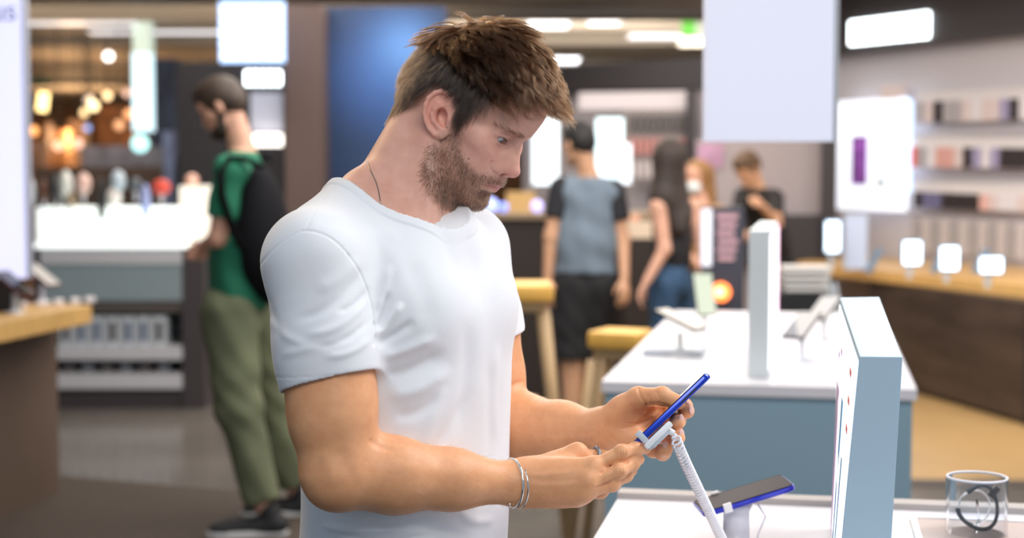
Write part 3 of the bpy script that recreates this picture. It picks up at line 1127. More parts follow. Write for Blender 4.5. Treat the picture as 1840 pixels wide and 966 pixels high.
# ---- rows of cases hanging on the display wall
CL = {'k': (.035, .028, .030), 'l': (.36, .33, .52), 'p': (.70, .60, .60), 'g': (.42, .40, .42), 'r': (.72, .12, .08), 's': (.68, .38, .34), 'w': (.74, .72, .76), 'n': (.16, .16, .30), 'q': (.78, .48, .44)}
CN = {'k': 'black', 'l': 'lavender', 'p': 'pale pink', 'g': 'grey', 'r': 'red', 's': 'salmon', 'w': 'white', 'n': 'navy', 'q': 'rose pink'}
rows_ = [(172, 222, 1652, 17, 'gpkggpwpplkw', 'top'), (252, 300, 1642, 16.4, 'rgwsspklwlkkkk', 'middle'), (332, 372, 1652, 17, 'knnkkkkqpwwp', 'bottom')]
rng2 = random.Random(4)
for py0, py1, x0, stp, cols, rown in rows_:
    for i, c in enumerate(cols):
        px = x0 + i * stp
        q, _ = wall_at(px, .10)
        k_ = (px - 1640) / 200
        dy0 = -k_ * 8 if rown == 'top' else (k_ * 2 if rown == 'middle' else k_ * 8)
        zt_, zb_ = zpx(py0 + dy0, px, .1), zpx(py1 + dy0, px, .1)
        r_ = empty('phone_case', tuple(Vector((q.x, q.y, zb_))), '%s phone case, %s from the left in the %s row of the display wall' % (CN[c], ORD[i], rown), 'phone case', 'cases on the display wall')
        wall_slab('case', px - 6.3, px + 6.3, zb_, zt_ - .05, .10, .03, mat('case_' + c, CL[c], .45), r_)
        wall_slab('hang_card', px - 7, px + 7, zt_ - .05, zt_ + .03, .11, .008, mat('card_white', (.74, .71, .72), .6), r_)
        MB().cyl(tuple(Vector((q.x, q.y, zt_ + .02)) - wn * .10), tuple(Vector((q.x, q.y, zt_ + .02)) + wn * .05), .006, 6).build('hook', m_brk, r_)
for i in range(12):
    px = 1650 + i * 17
    q, _ = wall_at(px, .10)
    zt_, zb_ = zpx(392 + i * .8, px, .1), zpx(452 + i * 1.3, px, .1)
    o = wall_slab('hanging_pack', px - 5, px + 5, zb_, zt_, .06, .03, mat('pack_a' if i % 2 else 'pack_b', (.60, .55, .55) if i % 2 else (.40, .38, .39), .5))
    prop(o, 'slim %s pack, %s from the left under the rows of cases' % ('pinkish' if i % 2 else 'grey', ORD[i]), 'package', 'slim packs under the cases')
for z_ in (zpx(382, 1740, .02), zpx(240, 1740, .02), zpx(318, 1740, .02)):
    struct(wall_slab('trim_12', 1636, 1900, z_ - .02, z_ + .02, .0, .02, mat('rail_grey', (.46, .43, .45), .5)))

# ---- left: oak table with light panel and phones
LT = empty('oak_table', tuple(PZ(60, 800, 0)), 'oak-topped table with a brown base at the left edge', 'table')
zl = .90
Ln, Lr = PZ(-260, 628, zl), PZ(165, 547, zl)
ldir = (Lr - Ln).normalized(); lb_d = Vector((-ldir.y, ldir.x, 0))
prism('table_top', [V2(Ln), V2(Lr), V2(Lr + lb_d * .75), V2(Ln + lb_d * .75)], zl - .085, zl, m_wood, LT, .005)
Br = PZ(107, 884, 0)
prism('base', [V2(Br - ldir * 1.9), V2(Br), V2(Br + lb_d * .60), V2(Br - ldir * 1.9 + lb_d * .60)], 0, zl - .085, m_brownb, LT)
lp = empty('advertising_lightbox', tuple(P(10, 540, 6.9)), 'tall bluish-white backlit panel at the left edge', 'light panel')
panel_box('lit_face', -120, 37, -120, 500, 6.9, .06, emat('panel_glow', (.70, .72, 1.0), .78), lp, bevel=.003)
panel_box('edge_strip', 37, 40, -120, 500, 6.895, .07, mat('panel_trim', (.35, .38, .48), .4), lp)
q = P(-30, 500, 6.93)
MB().box((q.x, q.y, (q.z + zl) / 2), (.30, .10, q.z - zl)).build('foot', m_blk, lp)
tx = bpy.data.curves.new('printed_text', 'FONT'); tx.body = 'us'; tx.size = .13; tx.extrude = .001
txt_ = bpy.data.objects.new('printed_text_source', tx)
COL.objects.link(txt_); bpy.context.view_layer.update()
txm = bpy.data.meshes.new_from_object(txt_)
bpy.data.objects.remove(txt_)
txo = bpy.data.objects.new('printed_text', txm); COL.objects.link(txo)
txo.location = P(-16, 36, 6.885); txo.rotation_euler = (math.pi / 2, 0, 0); txm.materials.clear(); txm.materials.append(mat('grey_ink', (.35, .38, .50), .6))
txo.parent = lp; txo.matrix_parent_inverse = wm_of(lp).inverted()
demo_phone(72, 533, zl, 'demo_phone', 'dark red demo phone on a white stand near the corner of the oak table', size=1.25, yaw=1.1, tilt=.55, red=True, D=7.35)
demo_phone(22, 545, zl, 'demo_phone', 'dark red demo phone on a white stand beside the light panel', size=1.25, yaw=1.1, tilt=.55, red=True, D=6.8)
for i, px in enumerate((8, 30, 52, 78, 100, 122, 142)):
    b_ = Vector((P(px, 316, 7.25).x, 6.95 + .0032 * px, zl))
    o = MB().box((b_.x, b_.y, zl + .012), (.045, .10, .022), rz=.3, bevel=.004).build('white_card_holder', mat('card_holder', (.80, .76, .76), .3))
    prop(o, 'small white card holder, %s from the left on the oak table top' % ORD[i], 'card holder', 'white holders on the oak table')

# ---- left: white lit display island with shelves
D = 10.0
isl = empty('display_island', tuple(P(200, 700, D)), 'white display island with shelves of boxes behind the oak table', 'display unit')
m_dkf = mat('dark_frame', (.060, .050, .052), .5)
panel_box('carcass', 70, 365, 446, 736, D + .45, .5, mat('shelf_back', (.25, .28, .31), .6), isl)
panel_box('side_panel', 325, 366, 446, 736, D, .45, m_dkf, isl)
panel_box('side_panel', 60, 74, 446, 736, D, .45, m_dkf, isl)
for (a, b) in ((446, 474), (622, 646), (672, 698)):
    panel_box('shelf', 72, 326, a, b, D - .02, .46, mat('shelf_white', (.60, .60, .63), .5), isl)
panel_box('shelf', 72, 326, 538, 560, D + .02, .42, mat('shelf_dark', (.13, .11, .09), .5), isl)
panel_box('plinth', 62, 366, 698, 736, D + .02, .44, m_dkf, isl)
panel_box('glass_front', 72, 326, 474, 540, D - .01, .01, mat('pale_glass', (.42, .52, .55), .12, trans=.35), isl)
panel_box('lit_top', 62, 326, 436, 446, D - .03, .9, emat('top_glow', (.92, 1.0, .98), 1.0), isl)
panel_box('lit_riser', 66, 322, 372, 438, D + .35, .3, emat('riser_glow', (.93, 1.0, .97), .95), isl)
panel_box('cream_end', 322, 366, 334, 446, D + .2, .5, emat('cream_glow', (.95, .90, .78), .62), isl)
for i in range(7):
    px = 118 + i * 28
    o = empty('boxed_gadget', tuple(P(px, 622, D)), 'white box with a dark picture, %s from the left on the island shelf' % ORD[i], 'box', 'white boxes on the island shelf')
    panel_box('carton', px - 12, px + 12, 568, 621, D + .02, .12, mat('carton_white', (.56, .60, .64), .6), o)
    panel_box('picture', px - 5, px + 5, 578, 612, D + .014, .006, mat('box_blue', (.10, .14, .22), .5) if i % 3 else mat('box_dark', (.06, .05, .05), .5), o)
for i in range(6):
    px = 125 + i * 34
    o = panel_box('small_box', px - 11, px + 9, 650, 671, D + .06, .15, mat('grey_box_a' if i % 2 else 'grey_box_b', (.22, .23, .25) if i % 2 else (.13, .12, .12), .5))
    prop(o, 'small dark box, %s from the left on the lowest shelf of the island' % ORD[i], 'box', 'dark boxes on the lowest island shelf')
itm = [(52, 318, 372, 12, (.62, .66, .70), 'pale grey tall box'), (100, 312, 365, 12, (.05, .05, .05), 'black angled speaker'), (118, 305, 360, 13, (.72, .74, .70), 'pale round ornament'),
       (128, 345, 372, 10, (.30, .22, .14), 'brown pouch'), (150, 310, 350, 14, (.80, .55, .48), 'peach rounded case'), (182, 318, 398, 9, (.02, .02, .02), 'black hanging bag'),
       (212, 305, 345, 14, (.50, .60, .68), 'light blue container'), (205, 335, 372, 14, (.85, .80, .76), 'cream rounded case'), (262, 330, 396, 9, (.35, .42, .75), 'blue-violet package'),
       (290, 322, 350, 17, (.70, .08, .05), 'red cap-shaped item'), (345, 312, 334, 12, (.85, .50, .40), 'salmon box'), (244, 318, 345, 10, (.10, .12, .14), 'dark grey gadget'), (78, 322, 362, 9, (.12, .05, .03), 'dark brown gadget')]
for px, a, b, hw, c, lab in itm:
    Dk = D + .28
    p0, p1 = P(px - hw, a, Dk), P(px + hw, b, Dk)
    cz, hz = (p0.z + p1.z) / 2, (p0.z - p1.z) / 2
    root = empty('gadget', (P(px, 316, Dk).x, Dk, p1.z), lab + ' shown on the lit white island', 'gadget')
    MB().sphere(((p0.x + p1.x) / 2, Dk, cz), 1, ((p1.x - p0.x) / 2, .05, hz), 14).build('body', mat('item_' + lab.replace(' ', '_'), c, .5), root, True)
    MB().cyl(((p0.x + p1.x) / 2, Dk, p1.z - .06), ((p0.x + p1.x) / 2, Dk, p1.z + .03), .012, 8).build('support', m_white, root)

# ---- left background: booth, screens, signs, lamps
bo = panel_box('dark_booth', 318, 512, 112, 300, 12.4, .4, mat('booth_black', (.018, .015, .017), .5), zlo=0); prop(bo, 'black booth wall behind the man with the backpack', 'booth')
sc_ = empty('wall_screen', tuple(P(450, 60, 11.8)), 'large bluish-white screen high above the man with the backpack', 'screen')
panel_box('lit_face', 394, 510, 3, 112, 11.8, .05, emat('menu_blue', (.42, .62, 1.0), 1.1), sc_)
for i in range(3):
    for j in range(5):
        x0 = 398 + i * 38
        panel_box('text_block', x0, x0 + 32, 14 + j * 20, 26 + j * 20, 11.79, .005, emat('menu_text', (.85, .93, 1.0), 1.2 + .25 * j), sc_)
MB().cyl(tuple(P(450, 3, 11.82)), (P(450, 3, 11.82).x, 11.82, 3.02), .02, 8).build('bracket', m_blk, sc_)
sg = empty('lit_sign', tuple(P(472, 140, 11.7)), 'small oblong white lit sign under the large screen', 'sign')
for i in range(5):
    panel_box('letter_block', 440 + i * 13.5, 450 + i * 13.5, 127, 153, 11.7, .03, emat('sign_white', (.88, .97, 1.0), 6.0), sg, bevel=.008)
panel_box('sign_back', 434, 512, 120, 160, 11.74, .04, mat('sign_black', (.02, .02, .03), .5), sg)
o = panel_box('white_cabinet', 450, 508, 166, 236, 12.3, .08, mat('cab_white', (.50, .52, .62), .5), zlo=P(450, 236, 12.3).z); prop(o, 'pale cabinet behind the neck of the man with the backpack', 'cabinet')
o = panel_box('light_strip', 455, 506, 240, 262, 12.2, .05, emat('strip_warm', (1.0, .93, .86), 2.6)); prop(o, 'short warm white light strip under the pale cabinet', 'lamp')
col_ = empty('light_column', tuple(P(252, 270, 15.5)), 'tall pale green and white glowing column behind the display island', 'lamp')
panel_box('upper_tube', 237, 268, -10, 95, 15.5, .2, emat('col_green', (.50, .62, .56), .75), col_)
panel_box('lower_tube', 237, 268, 95, 235, 15.5, .2, emat('col_white', (.62, .88, 1.0), 1.25), col_)
MB().sphere(tuple(P(252, 258, 15.4)), .085, seg=16).build('round_end', emat('col_cyan', (.50, .95, .95), 1.6), col_, True)
pend = [(195, 101, 17, 13, (1, .92, .86), 4.5, 'round white'), (160, 180, 18.5, 13, (1, .74, .50), 2.6, 'amber round'), (193, 172, 18, 12, (1, .70, .36), 3.0, 'amber round'), (168, 190, 17.5, 14, (1, .78, .40), 3.2, 'large amber'),
        (229, 167, 18, 12, (1, .62, .48), 1.5, 'dim pinkish'), (157, 230, 16.2, 11, (.35, .50, 1), 1.2, 'blue round'), (152, 202, 17, 12, (1, .72, .36), 2.4, 'lower amber')]
for px, py, Dk, r_, c, s_, lab in pend:
    q = P(px, py, Dk)
    root = empty('pendant_lamp', (q.x, q.y, q.z), lab + (' pendant lamp, %s from the left in the far hall' % ORD[int(sum(p_[0] < px for p_ in pend)) + 1]), 'lamp', 'pendants in the far hall')
    MB().sphere(tuple(q), (r_ - 5) * Dk / FPX, seg=14).build('globe', emat('glow_%s_%d' % (lab.replace(' ', '_'), px), c, s_), root, True)
    MB().cyl((q.x, q.y, q.z), (q.x, q.y, 3.02), .008, 6).build('cord', m_blk, root)
q0, q1 = P(79, 166, 16.5), P(75, 200, 16.5)
root = empty('pendant_lamp', tuple(q1), 'oblong warm yellow pendant with a dark green shade', 'lamp', 'pendants in the far hall')
MB().tube([q0, q1], .055, n=14).build('bulb', emat('glow_oblong', (1.0, .72, .30), 3.4), root, True)
MB().lathe(tuple(P(72, 150, 16.5)), [(.14, -.02), (.12, .03), (.03, .07)], 20).build('shade', mat('green_shade', (.02, .08, .05), .5), root, True)
MB().cyl(tuple(P(72, 142, 16.5)), (P(72, 140, 16.5).x, 16.5, 3.02), .008, 6).build('cord', m_blk, root)
# far hall: coloured stalls
stall = [(42, 82, 218, 252, 19, (.60, .18, .04), 'orange stall front'), (84, 120, 232, 300, 20, (.30, .16, .08), 'brown stall front'), (45, 70, 252, 300, 17, (.55, .30, .20), 'salmon stall'),
         (122, 150, 215, 290, 21, (.42, .26, .17), 'tan stall'), (170, 236, 190, 262, 22, (.28, .12, .05), 'rust-brown stall'), (270, 316, 105, 290, 17.5, (.03, .045, .09), 'dark blue stall'),
         (145, 300, 262, 310, 16, (.24, .24, .30), 'grey-blue low counter'), (292, 312, 235, 292, 13, (.25, .30, .48), 'small blue-grey display'), (325, 390, 268, 300, 13, (.14, .16, .26), 'low slate-blue counter'),
         (60, 330, 300, 345, 14.5, (.13, .09, .07), 'long dark low counter')]
for a, b, c, d, Dk, co, lab in stall:
    o = panel_box('stall', a, b, c, d, Dk, .3, mat('stall_' + lab.replace(' ', '_'), co, .6, noise=(4, .5)), zlo=0); prop(o, lab + ' far back in the left hall', 'stall')
for i, (px, py, c, s_) in enumerate(((60, 235, (1, .45, .15), 1.1), (105, 262, (1, .6, .4), .9), (214, 225, (1, .5, .25), .6), (140, 258, (1, .6, .45), .8), (232, 205, (1, .45, .2), .8))):
    q = P(px, py, 15.9)
    o = empty('string_light', tuple(q))
    MB().sphere(tuple(q), .05, seg=10).build('bulb', emat('small_glow_%d' % i, c, s_ * 1.6), o, True)
    MB().cyl(tuple(q), (q.x, q.y, 3.02), .006, 6).build('cord', m_blk, o)
    prop(o, ['small orange light over the orange stall front', 'small peach light above the brown stall', 'faint orange light left of the glowing column', 'small pinkish light above the tan stall', 'faint orange light touching the glowing column'][i], 'lamp', 'small lights in the far hall')
# ceiling downlights seen behind his hair
for i, (px, Dk, w1, w2, s_) in enumerate(((1090, 15.0, .30, 1.2, 1.3), (1205, 17.0, .9, .35, 1.0), (985, 15.5, .4, .9, 1.4), (1015, 20.5, .35, .8, 3.0), (1180, 21, 1.4, .25, .8), (300, 16.5, 1.6, .2, .8), (140, 15.5, 1.2, .3, .6), (650, 15.2, 1.2, .2, .6))):
    b_ = Vector((P(px, 100, Dk).x, Dk, 3.0))
    root = empty('ceiling_light', (b_.x, b_.y, 2.98), ['slim ceiling light straight above his forehead curl', 'wide ceiling light left of the exit sign', 'ceiling light just right of the crown of his hair', 'bright distant ceiling light right of his hair', 'long distant ceiling light left of the exit sign', 'long ceiling light above the glowing column', 'ceiling light above the amber pendants', 'ceiling light above the navy wall'][i], 'ceiling light', 'ceiling light panels')
    MB().box((b_.x, b_.y, 3.012), (w1, w2, .03)).build('diffuser', emat('ceil_glow_%d' % i, (.95, .95, 1.0), s_ * 1.5), root)
    MB().box((b_.x, b_.y, 3.022), (w1 + .06, w2 + .06, .03)).build('frame', m_white, root)
o = empty('exit_sign', tuple(P(1243, 50, 15.5)), 'green and white emergency exit sign under the ceiling', 'sign')
panel_box('green_face', 1226, 1250, 32, 66, 15.5, .04, emat('exit_green', (.05, .22, .03), .8), o)
panel_box('grey_face', 1250, 1275, 32, 66, 15.5, .04, mat('exit_grey', (.22, .26, .25), .5), o)
panel_box('lower_glow', 1220, 1272, 68, 82, 15.5, .04, emat('exit_glow', (.62, .62, .58), .6), o)
panel_box('hanger', 1244, 1248, 0, 32, 15.52, .02, m_blk, o)

# ---- middle background: lit pillars, dark counter, goods
for (a, b, c, d, lab, co) in ((957, 1004, 212, 332, 'first tall lit display pillar, right of his face', (.80, .92, 1.0)), (1072, 1120, 212, 330, 'second tall lit display pillar, right of the man in grey', (.72, .93, 1.0)), (1112, 1134, 258, 330, 'lower lit display pillar beside the second', (.80, .90, 1.0))):
    o = panel_box('lit_pillar', a, b, c, d, 11.6 if a < 1100 else 11.4, .08, emat('pillar_' + str(a), co, 1.05)); prop(o, lab, 'lit display')
dk = empty('dark_counter', (P(950, 540, 10.2).x, 10.2, 0), 'dark brown counter behind the man in the grey T-shirt', 'counter')
panel_box('front', 860, 1212, 392, 690, 10.2, .6, mat('counter_brown', (.030, .021, .017), .5), dk, zlo=0)
panel_box('worktop', 860, 1212, 383, 393, 10.15, .7, mat('counter_top', (.30, .22, .14), .4), dk)
for i, (px, py, r_, c, s_) in enumerate(((882, 366, 19, (.36, .45, 1.0), 1.1), (905, 377, 15, (.25, .35, .95), .7), (965, 366, 17, (.50, .48, .95), .9), (884, 405, 12, (.30, .34, .42), .4))):
    q = P(px, py, 10.4); rr_ = (r_ - 6) * 10.4 / FPX; zt_c = P(900, 383, 10.15).z
    if i != 3: q.z = zt_c + rr_
    else: q.y = 10.2 - rr_ * .9
    o = MB().sphere(tuple(q), rr_, seg=14).build('glow_lamp', emat('bglow_%d' % i, c, s_ * 1.3), None, True)
    prop(o, ['pale blue round lamp just right of his chin', 'darker blue round lamp below his chin', 'violet round lamp above the dark counter', 'dim grey-blue round lamp low by his shirt'][i], 'lamp')
o = panel_box('tan_box', 910, 962, 345, 384, 10.6, .2, mat('tan_carton', (.55, .36, .14), .5), zlo=P(900, 383, 10.15).z); prop(o, 'tan carton on the dark counter beside his chin', 'box')
gs = empty('goods_stand', (P(1148, 430, 9.9).x, 9.9, 0), 'brown stand with a cream tray between the man in grey and the long-haired woman', 'stand')
panel_box('tray', 1124, 1172, 398, 428, 9.9, .15, mat('cream_goods', (.75, .60, .45), .5), gs)
panel_box('stand_body', 1122, 1174, 428, 700, 9.9, .15, mat('counter_brown', (.030, .021, .017), .5), gs, zlo=0)
o = panel_box('pink_goods', 1130, 1150, 386, 398, 9.9, .1, mat('peach_goods', (.80, .42, .28), .5)); prop(o, 'peach coloured goods lying on the cream tray', 'goods')
for r0 in range(3):
    for i in range(9):
        px = 1134 + i * 11.5
        py = 206 + r0 * 42
        o = panel_box('hanging_case', px - 4, px + 4, py, py + 30, 13.1 - .2 * (px - 1120) / 116 - .035, .04, mat('hc_%d' % ((i * 5 + r0 * 3) % 5), [(.10, .09, .09), (.55, .50, .50), (.30, .27, .27), (.50, .22, .20), (.62, .60, .62)][(i * 5 + r0 * 3) % 5], .5))
        prop(o, '%s case, %s from the left in the %s row on the taupe wall' % (['black', 'pale grey', 'dark taupe', 'dull red', 'off-white'][(i * 5 + r0 * 3) % 5], ORD[i], ['top', 'middle', 'bottom'][r0]), 'phone case', 'cases on the taupe wall')
struct(panel_box('trim_13', 1040, 1236, 165, 196, 13.2, .04, mat('light_lilac', (.62, .57, .60), .6), D2=12.95))
o = panel_box('pink_poster', 1255, 1300, 258, 300, 12.578, .02, mat('pink_poster', (.42, .24, .36), .5, noise=(6, .5))); prop(o, 'blurred pink and violet poster on the grey board', 'poster')

# ---- wooden benches left of the second table
def bench(px0, px1, py, D_, L_, yaw, label, w=.30):
    c = P((px0 + px1) / 2, py, D_)
    root = empty('wooden_bench', (c.x, c.y, 0), label, 'bench')
    R_ = Matrix.Rotation(yaw, 3, 'Z')
    zz = c.z
    MB().box((c.x, c.y, zz - .035), (L_, w, .07), rz=yaw, bevel=.02).build('seat', mat('honey_wood', (.80, .46, .10), .35, noise=(5, .1, (1, 8, 1))), root, auto=True)
    MB().box((c.x, c.y, zz - .09), (L_ * .86, w * .7, .05), rz=yaw, bevel=.01).build('apron', mat('tan_wood', (.50, .34, .18), .5), root)
    for sx in (-1, 1):
        for sy in (-1, 1):
            a = Vector((c.x, c.y, 0)) + R_ @ Vector((sx * L_ * .40, sy * w * .33, 0))
            MB().tube([Vector((a.x, a.y, zz - .12)), Vector((a.x, a.y, 0)) + R_ @ Vector((sx * .10, sy * .02, 0))], [.028, .020], n=8).build('leg', mat('tan_wood', (.50, .34, .18), .5), root, True)
    return root


bench(820, 985, 507, 6.4, .42, 0.0, 'honey wood stool with slanted legs right of his chest')
bench(1085, 1145, 592, 6.1, .21, -.45, 'honey wood stool beside the blue-grey table', w=.20)
o = MB().sphere(tuple(P(989, 516, 6.3)), .022, seg=12).build('round_knob', mat('copper_knob', (.55, .28, .16), .4), None, True)
prop(o, 'small copper knob at the end of the honey wood stool', 'knob')
# ================================================================== the man in the foreground
def rotm(y, p, r):
    cy, sy, cp, sp, cr, sr = math.cos(y), math.sin(y), math.cos(p), math.sin(p), math.cos(r), math.sin(r)
    return np.array([[cy, -sy, 0], [sy, cy, 0], [0, 0, 1]]) @ np.array([[cp, 0, sp], [0, 1, 0], [-sp, 0, cp]]) @ np.array([[1, 0, 0], [0, cr, -sr], [0, sr, cr]])


HP = np.array([-0.0658, 2.28, 1.5794])
HS = 0.9315
HR = rotm(math.radians(-28.07), math.radians(34.07), math.radians(-1.67))


def hl(px, py, y):
    """head-local point on the plane local-y = y seen at a pixel"""
    A = np.array(P(px, py, 1.0))
    o = (np.array([0, 0, CAMZ]) - HP) @ HR / HS
    d = ((A - np.array([0, 0, CAMZ]))) @ HR / HS
    t = (y - o[1]) / d[1]
    return o + d * t


def head_prims(ear=True):
    Lp = []
    A = Lp.append
    # skull
    A(EL((-.010, 0, .048), (.103, .077, .099), k=.02))
    A(EL((.046, 0, .068), (.060, .061, .046), k=.02))
    A(EL((-.060, 0, .012), (.052, .060, .055), k=.03))
    # face mass
    A(EL((.040, 0, -.016), (.052, .055, .062), k=.02))
    A(EL((.062, 0, -.048), (.040, .034, .032), k=.02))
    for s in (-1, 1):
        A(EL((.000, s * .048, .012), (.040, .022, .042), k=.02))
        A(RC((.089, s * .008, .040), (.078, s * .040, .043), .0085, .0090, k=.018))     # brow ridge
        A(EL((.064, s * .043, .000), (.022, .019, .016), k=.022))       # cheekbone
        A(RC((.058, s * .050, .006), (.012, s * .064, .012), .010, .009, k=.02))          # zygomatic arch
        A(EL((.072, s * .026, -.022), (.022, .020, .022), k=.02))
        A(RC((.006, s * .056, -.010), (.014, s * .051, -.056), .014, .013, k=.022))       # ramus
        A(RC((.014, s * .050, -.058), (.074, s * .014, -.090), .013, .014, k=.022))      # jaw body
        A(EL((.040, s * .040, -.040), (.032, .016, .030), k=.02))
    A(EL((.080, 0, -.090), (.0185, .020, .0175), k=.016))               # chin
    A(EL((.040, 0, -.066), (.045, .040, .026), k=.02))                 # floor of mouth
    # eye sockets
    for s in (-1, 1):
        A(EL((.094, s * .034, .020), (.020, .0175, .0135), k=.016, op='sub'))
        A(EL((.093, s * .019, .018), (.010, .006, .010), k=.010, op='sub'))
    # eyelids over the ball
    for s in (-1, 1):
        A(EL((.0700, s * .0300, .0205), (.0153, .0162, .0150), k=.006))
        A(RC((.0815, s * .0235, .0262), (.0765, s * .044, .0262), .0030, .0022, k=.010))   # upper lid fold
        A(RC((.0790, s * .0235, .0115), (.0750, s * .042, .0110), .0030, .0028, k=.008))   # lower lid
    # nose
    A(RC((.0840, 0, .028), (.1040, 0, -.008), .0070, .0086, k=.014))
    A(RC((.1040, 0, -.008), (.1115, 0, -.0170), .0088, .0098, k=.008))
    A(EL((.1100, 0, -.0190), (.0118, .0100, .0092), k=.006))
    A(RC((.1050, 0, -.0265), (.096, 0, -.0310), .0052, .006, k=.006))     # columella
    for s in (-1, 1):
        A(EL((.0955, s * .0138, -.0205), (.0125, .0072, .0098), k=.0045))
        A(EL((.090, s * .013, -.008), (.014, .008, .018), k=.012))
    for s in (-1, 1):
        A(EL((.1010, s * .0078, -.0310), (.0068, .0032, .0050), k=.0025, op='sub'))
        A(RC((.0850, s * .0225, -.0120), (.0845, s * .0235, -.0240), .0024, .0024, k=.005, op='sub'))
        A(RC((.0850, s * .0245, -.0240), (.0800, s * .0330, -.0400), .0015, .0015, k=.008, op='sub'))
    # mouth
    A(EL((.083, 0, -.050), (.0200, .026, .0180), k=.014))
    for s in (-1, 1):
        A(RC((.0985, s * .003, -.0470), (.0840, s * .0235, -.0520), .0054, .0030, k=.006))
        A(RC((.0965, 0, -.0600), (.0840, s * .0200, -.0550), .0064, .0032, k=.006))
    A(RC((.0975, -.012, -.0735), (.0975, .012, -.0735), .0055, k=.010, op='sub'))
    # openings between the lids
    for s in (-1, 1):
        A(EL((.0840, s * .0298, .0176), (.0100, .0152, .0051), R=rotm(0, 0, -s * -.20), k=.0014, op='sub'))
        A(EL((.0700, s * .0300, .0205), .0135, k=.0006, op='sub'))
    if ear:
        for s in (-1, 1):
            def E_(px, py, dy=0.0):
                q = hl(px, py, -.080)
                y = -.0755 - .36 * max(0, (-q[0] + .010)) * .8
                return np.array([q[0], -s * (y - dy) if s > 0 else (y - dy), q[2]])
            # near ear uses the near side (negative y), far ear is the mirror image
            def mir(p):
                return np.array([p[0], s * abs(p[1]), p[2]])
            up = np.array([-.50, 0, .866])
            fw = np.array([.866, 0, .50])
            out = np.array([0, s, 0.0])
            th = math.radians(22)
            fw2 = fw * math.cos(th) - out * math.sin(th)
            n2 = np.cross(up, fw2)
            Rm = np.stack([fw2, n2, up], 1)
            c = mir(hl(793, 206, -.080)); c[1] = s * .0800
            A(EL(c + np.array([0, 0, 0]), (.0240, .0042, .0355), R=Rm, k=.004))
            A(EL(c + fw2 * .014 + np.array([0, -s * .006, 0]), (.016, .010, .026), R=Rm, k=.006))
            def EP(px, py, dy=.0):
                q = hl(px, py, -.080)
                d = q - hl(785, 200, -.080)
                a, b = d @ fw, d @ up
                return c + (fw2 * a + up * b) * 1.04 + out * dy
            hx = [(803, 196), (804, 184), (802, 172), (796, 163), (787, 159.5), (777, 163), (768, 172), (763, 184), (761, 198), (763, 212), (768, 224), (776, 234)]
            rr = [.0030, .0036, .0040, .0042, .0040, .0038, .0036, .0034, .0033, .0033, .0034, .004]
            for i in range(len(hx) - 1):
                A(RC(EP(*hx[i], .0030), EP(*hx[i + 1], .0030), rr[i], rr[i + 1], k=.0016))
            ah = [(797, 180), (786, 186), (777, 191), (772, 200), (774, 211), (781, 220), (789, 225)]
            for i in range(len(ah) - 1):
                A(RC(EP(*ah[i], .0030), EP(*ah[i + 1], .0030), .0028, .0030, k=.0030))
            A(EL(EP(784, 232, .001), (.0085, .0046, .0085), R=Rm, k=.004))
            A(EL(EP(799, 208, .003), (.0050, .0045, .0075), R=Rm, k=.004))
            A(EL(EP(787, 203, .004), (.0088, .0120, .0125), R=Rm, k=.002, op='sub'))
            A(EL(EP(790, 216, .004), (.0035, .0090, .0060), R=Rm, k=.002, op='sub'))
            A(EL(EP(790, 174, .0062), (.0110, .0040, .0070), R=Rm, k=.002, op='sub'))
    return Lp


HEAD = Group(head_prims(), HP, HR, HS, k=.009)
HEAD_PLAIN = Group(head_prims(False), HP, HR, HS, k=.012)

# torso frame: facing right and a little towards the camera
TY = math.radians(-30)
TF = np.array([math.cos(TY), math.sin(TY), 0])
TL = np.array([-math.sin(TY), math.cos(TY), 0])
TO = np.array([-.163, 2.245, 0])


def T(f, l, z):
    return TO + TF * f + TL * l + np.array([0, 0, z])


def V3(px, py, Y):
    return np.array(P(px, py, Y))


ShR, ElR, WrR = V3(566, 462, 2.085), V3(613, 848, 2.03), V3(927, 868, 2.125)
ShL, ElL, WrL = V3(835, 440, 2.405), V3(893, 768, 2.43), V3(1082, 771, 2.262)


def lerp(a, b, t):
    return a + (b - a) * t


def arm_prims(Sh, El, Wr, side):
    L_ = []
    ax = (El - Sh) / np.linalg.norm(El - Sh)
    fx = (Wr - El) / np.linalg.norm(Wr - El)
    fwd = fx - ax * (fx @ ax)
    fwd /= np.linalg.norm(fwd)
    L_.append(RC(Sh, lerp(Sh, El, .45), .057, .055, k=.03))
    L_.append(RC(lerp(Sh, El, .40) + fwd * .000, lerp(Sh, El, .74) - fwd * .003, .0585, .0555, k=.03))
    L_.append(RC(lerp(Sh, El, .70), El + fwd * -.008, .051, .043, k=.03))
    L_.append(RC(El - fwd * .018 - ax * .000, El - fwd * .016 + ax * .012, .029, .026, k=.025))   # point of the elbow
    L_.append(RC(El + fx * .01, lerp(El, Wr, .30), .044, .0455, k=.030))
    L_.append(RC(lerp(El, Wr, .30), lerp(El, Wr, .62), .0455, .0365, k=.03))
    L_.append(RC(lerp(El, Wr, .62), Wr, .0365, .0275, k=.03))
    return L_


def finger(js, r0, r1, k=.004):
    out = []
    n = len(js) - 1
    for i in range(n):
        ra = r0 + (r1 - r0) * i / n
        rb = r0 + (r1 - r0) * (i + 1) / n
        out.append(RC(js[i], js[i + 1], ra, rb * .98, k=k if i else k * .8))
        if 0 < i:
            out.append(EL(js[i], ra * 1.02, k=.006))
    return out


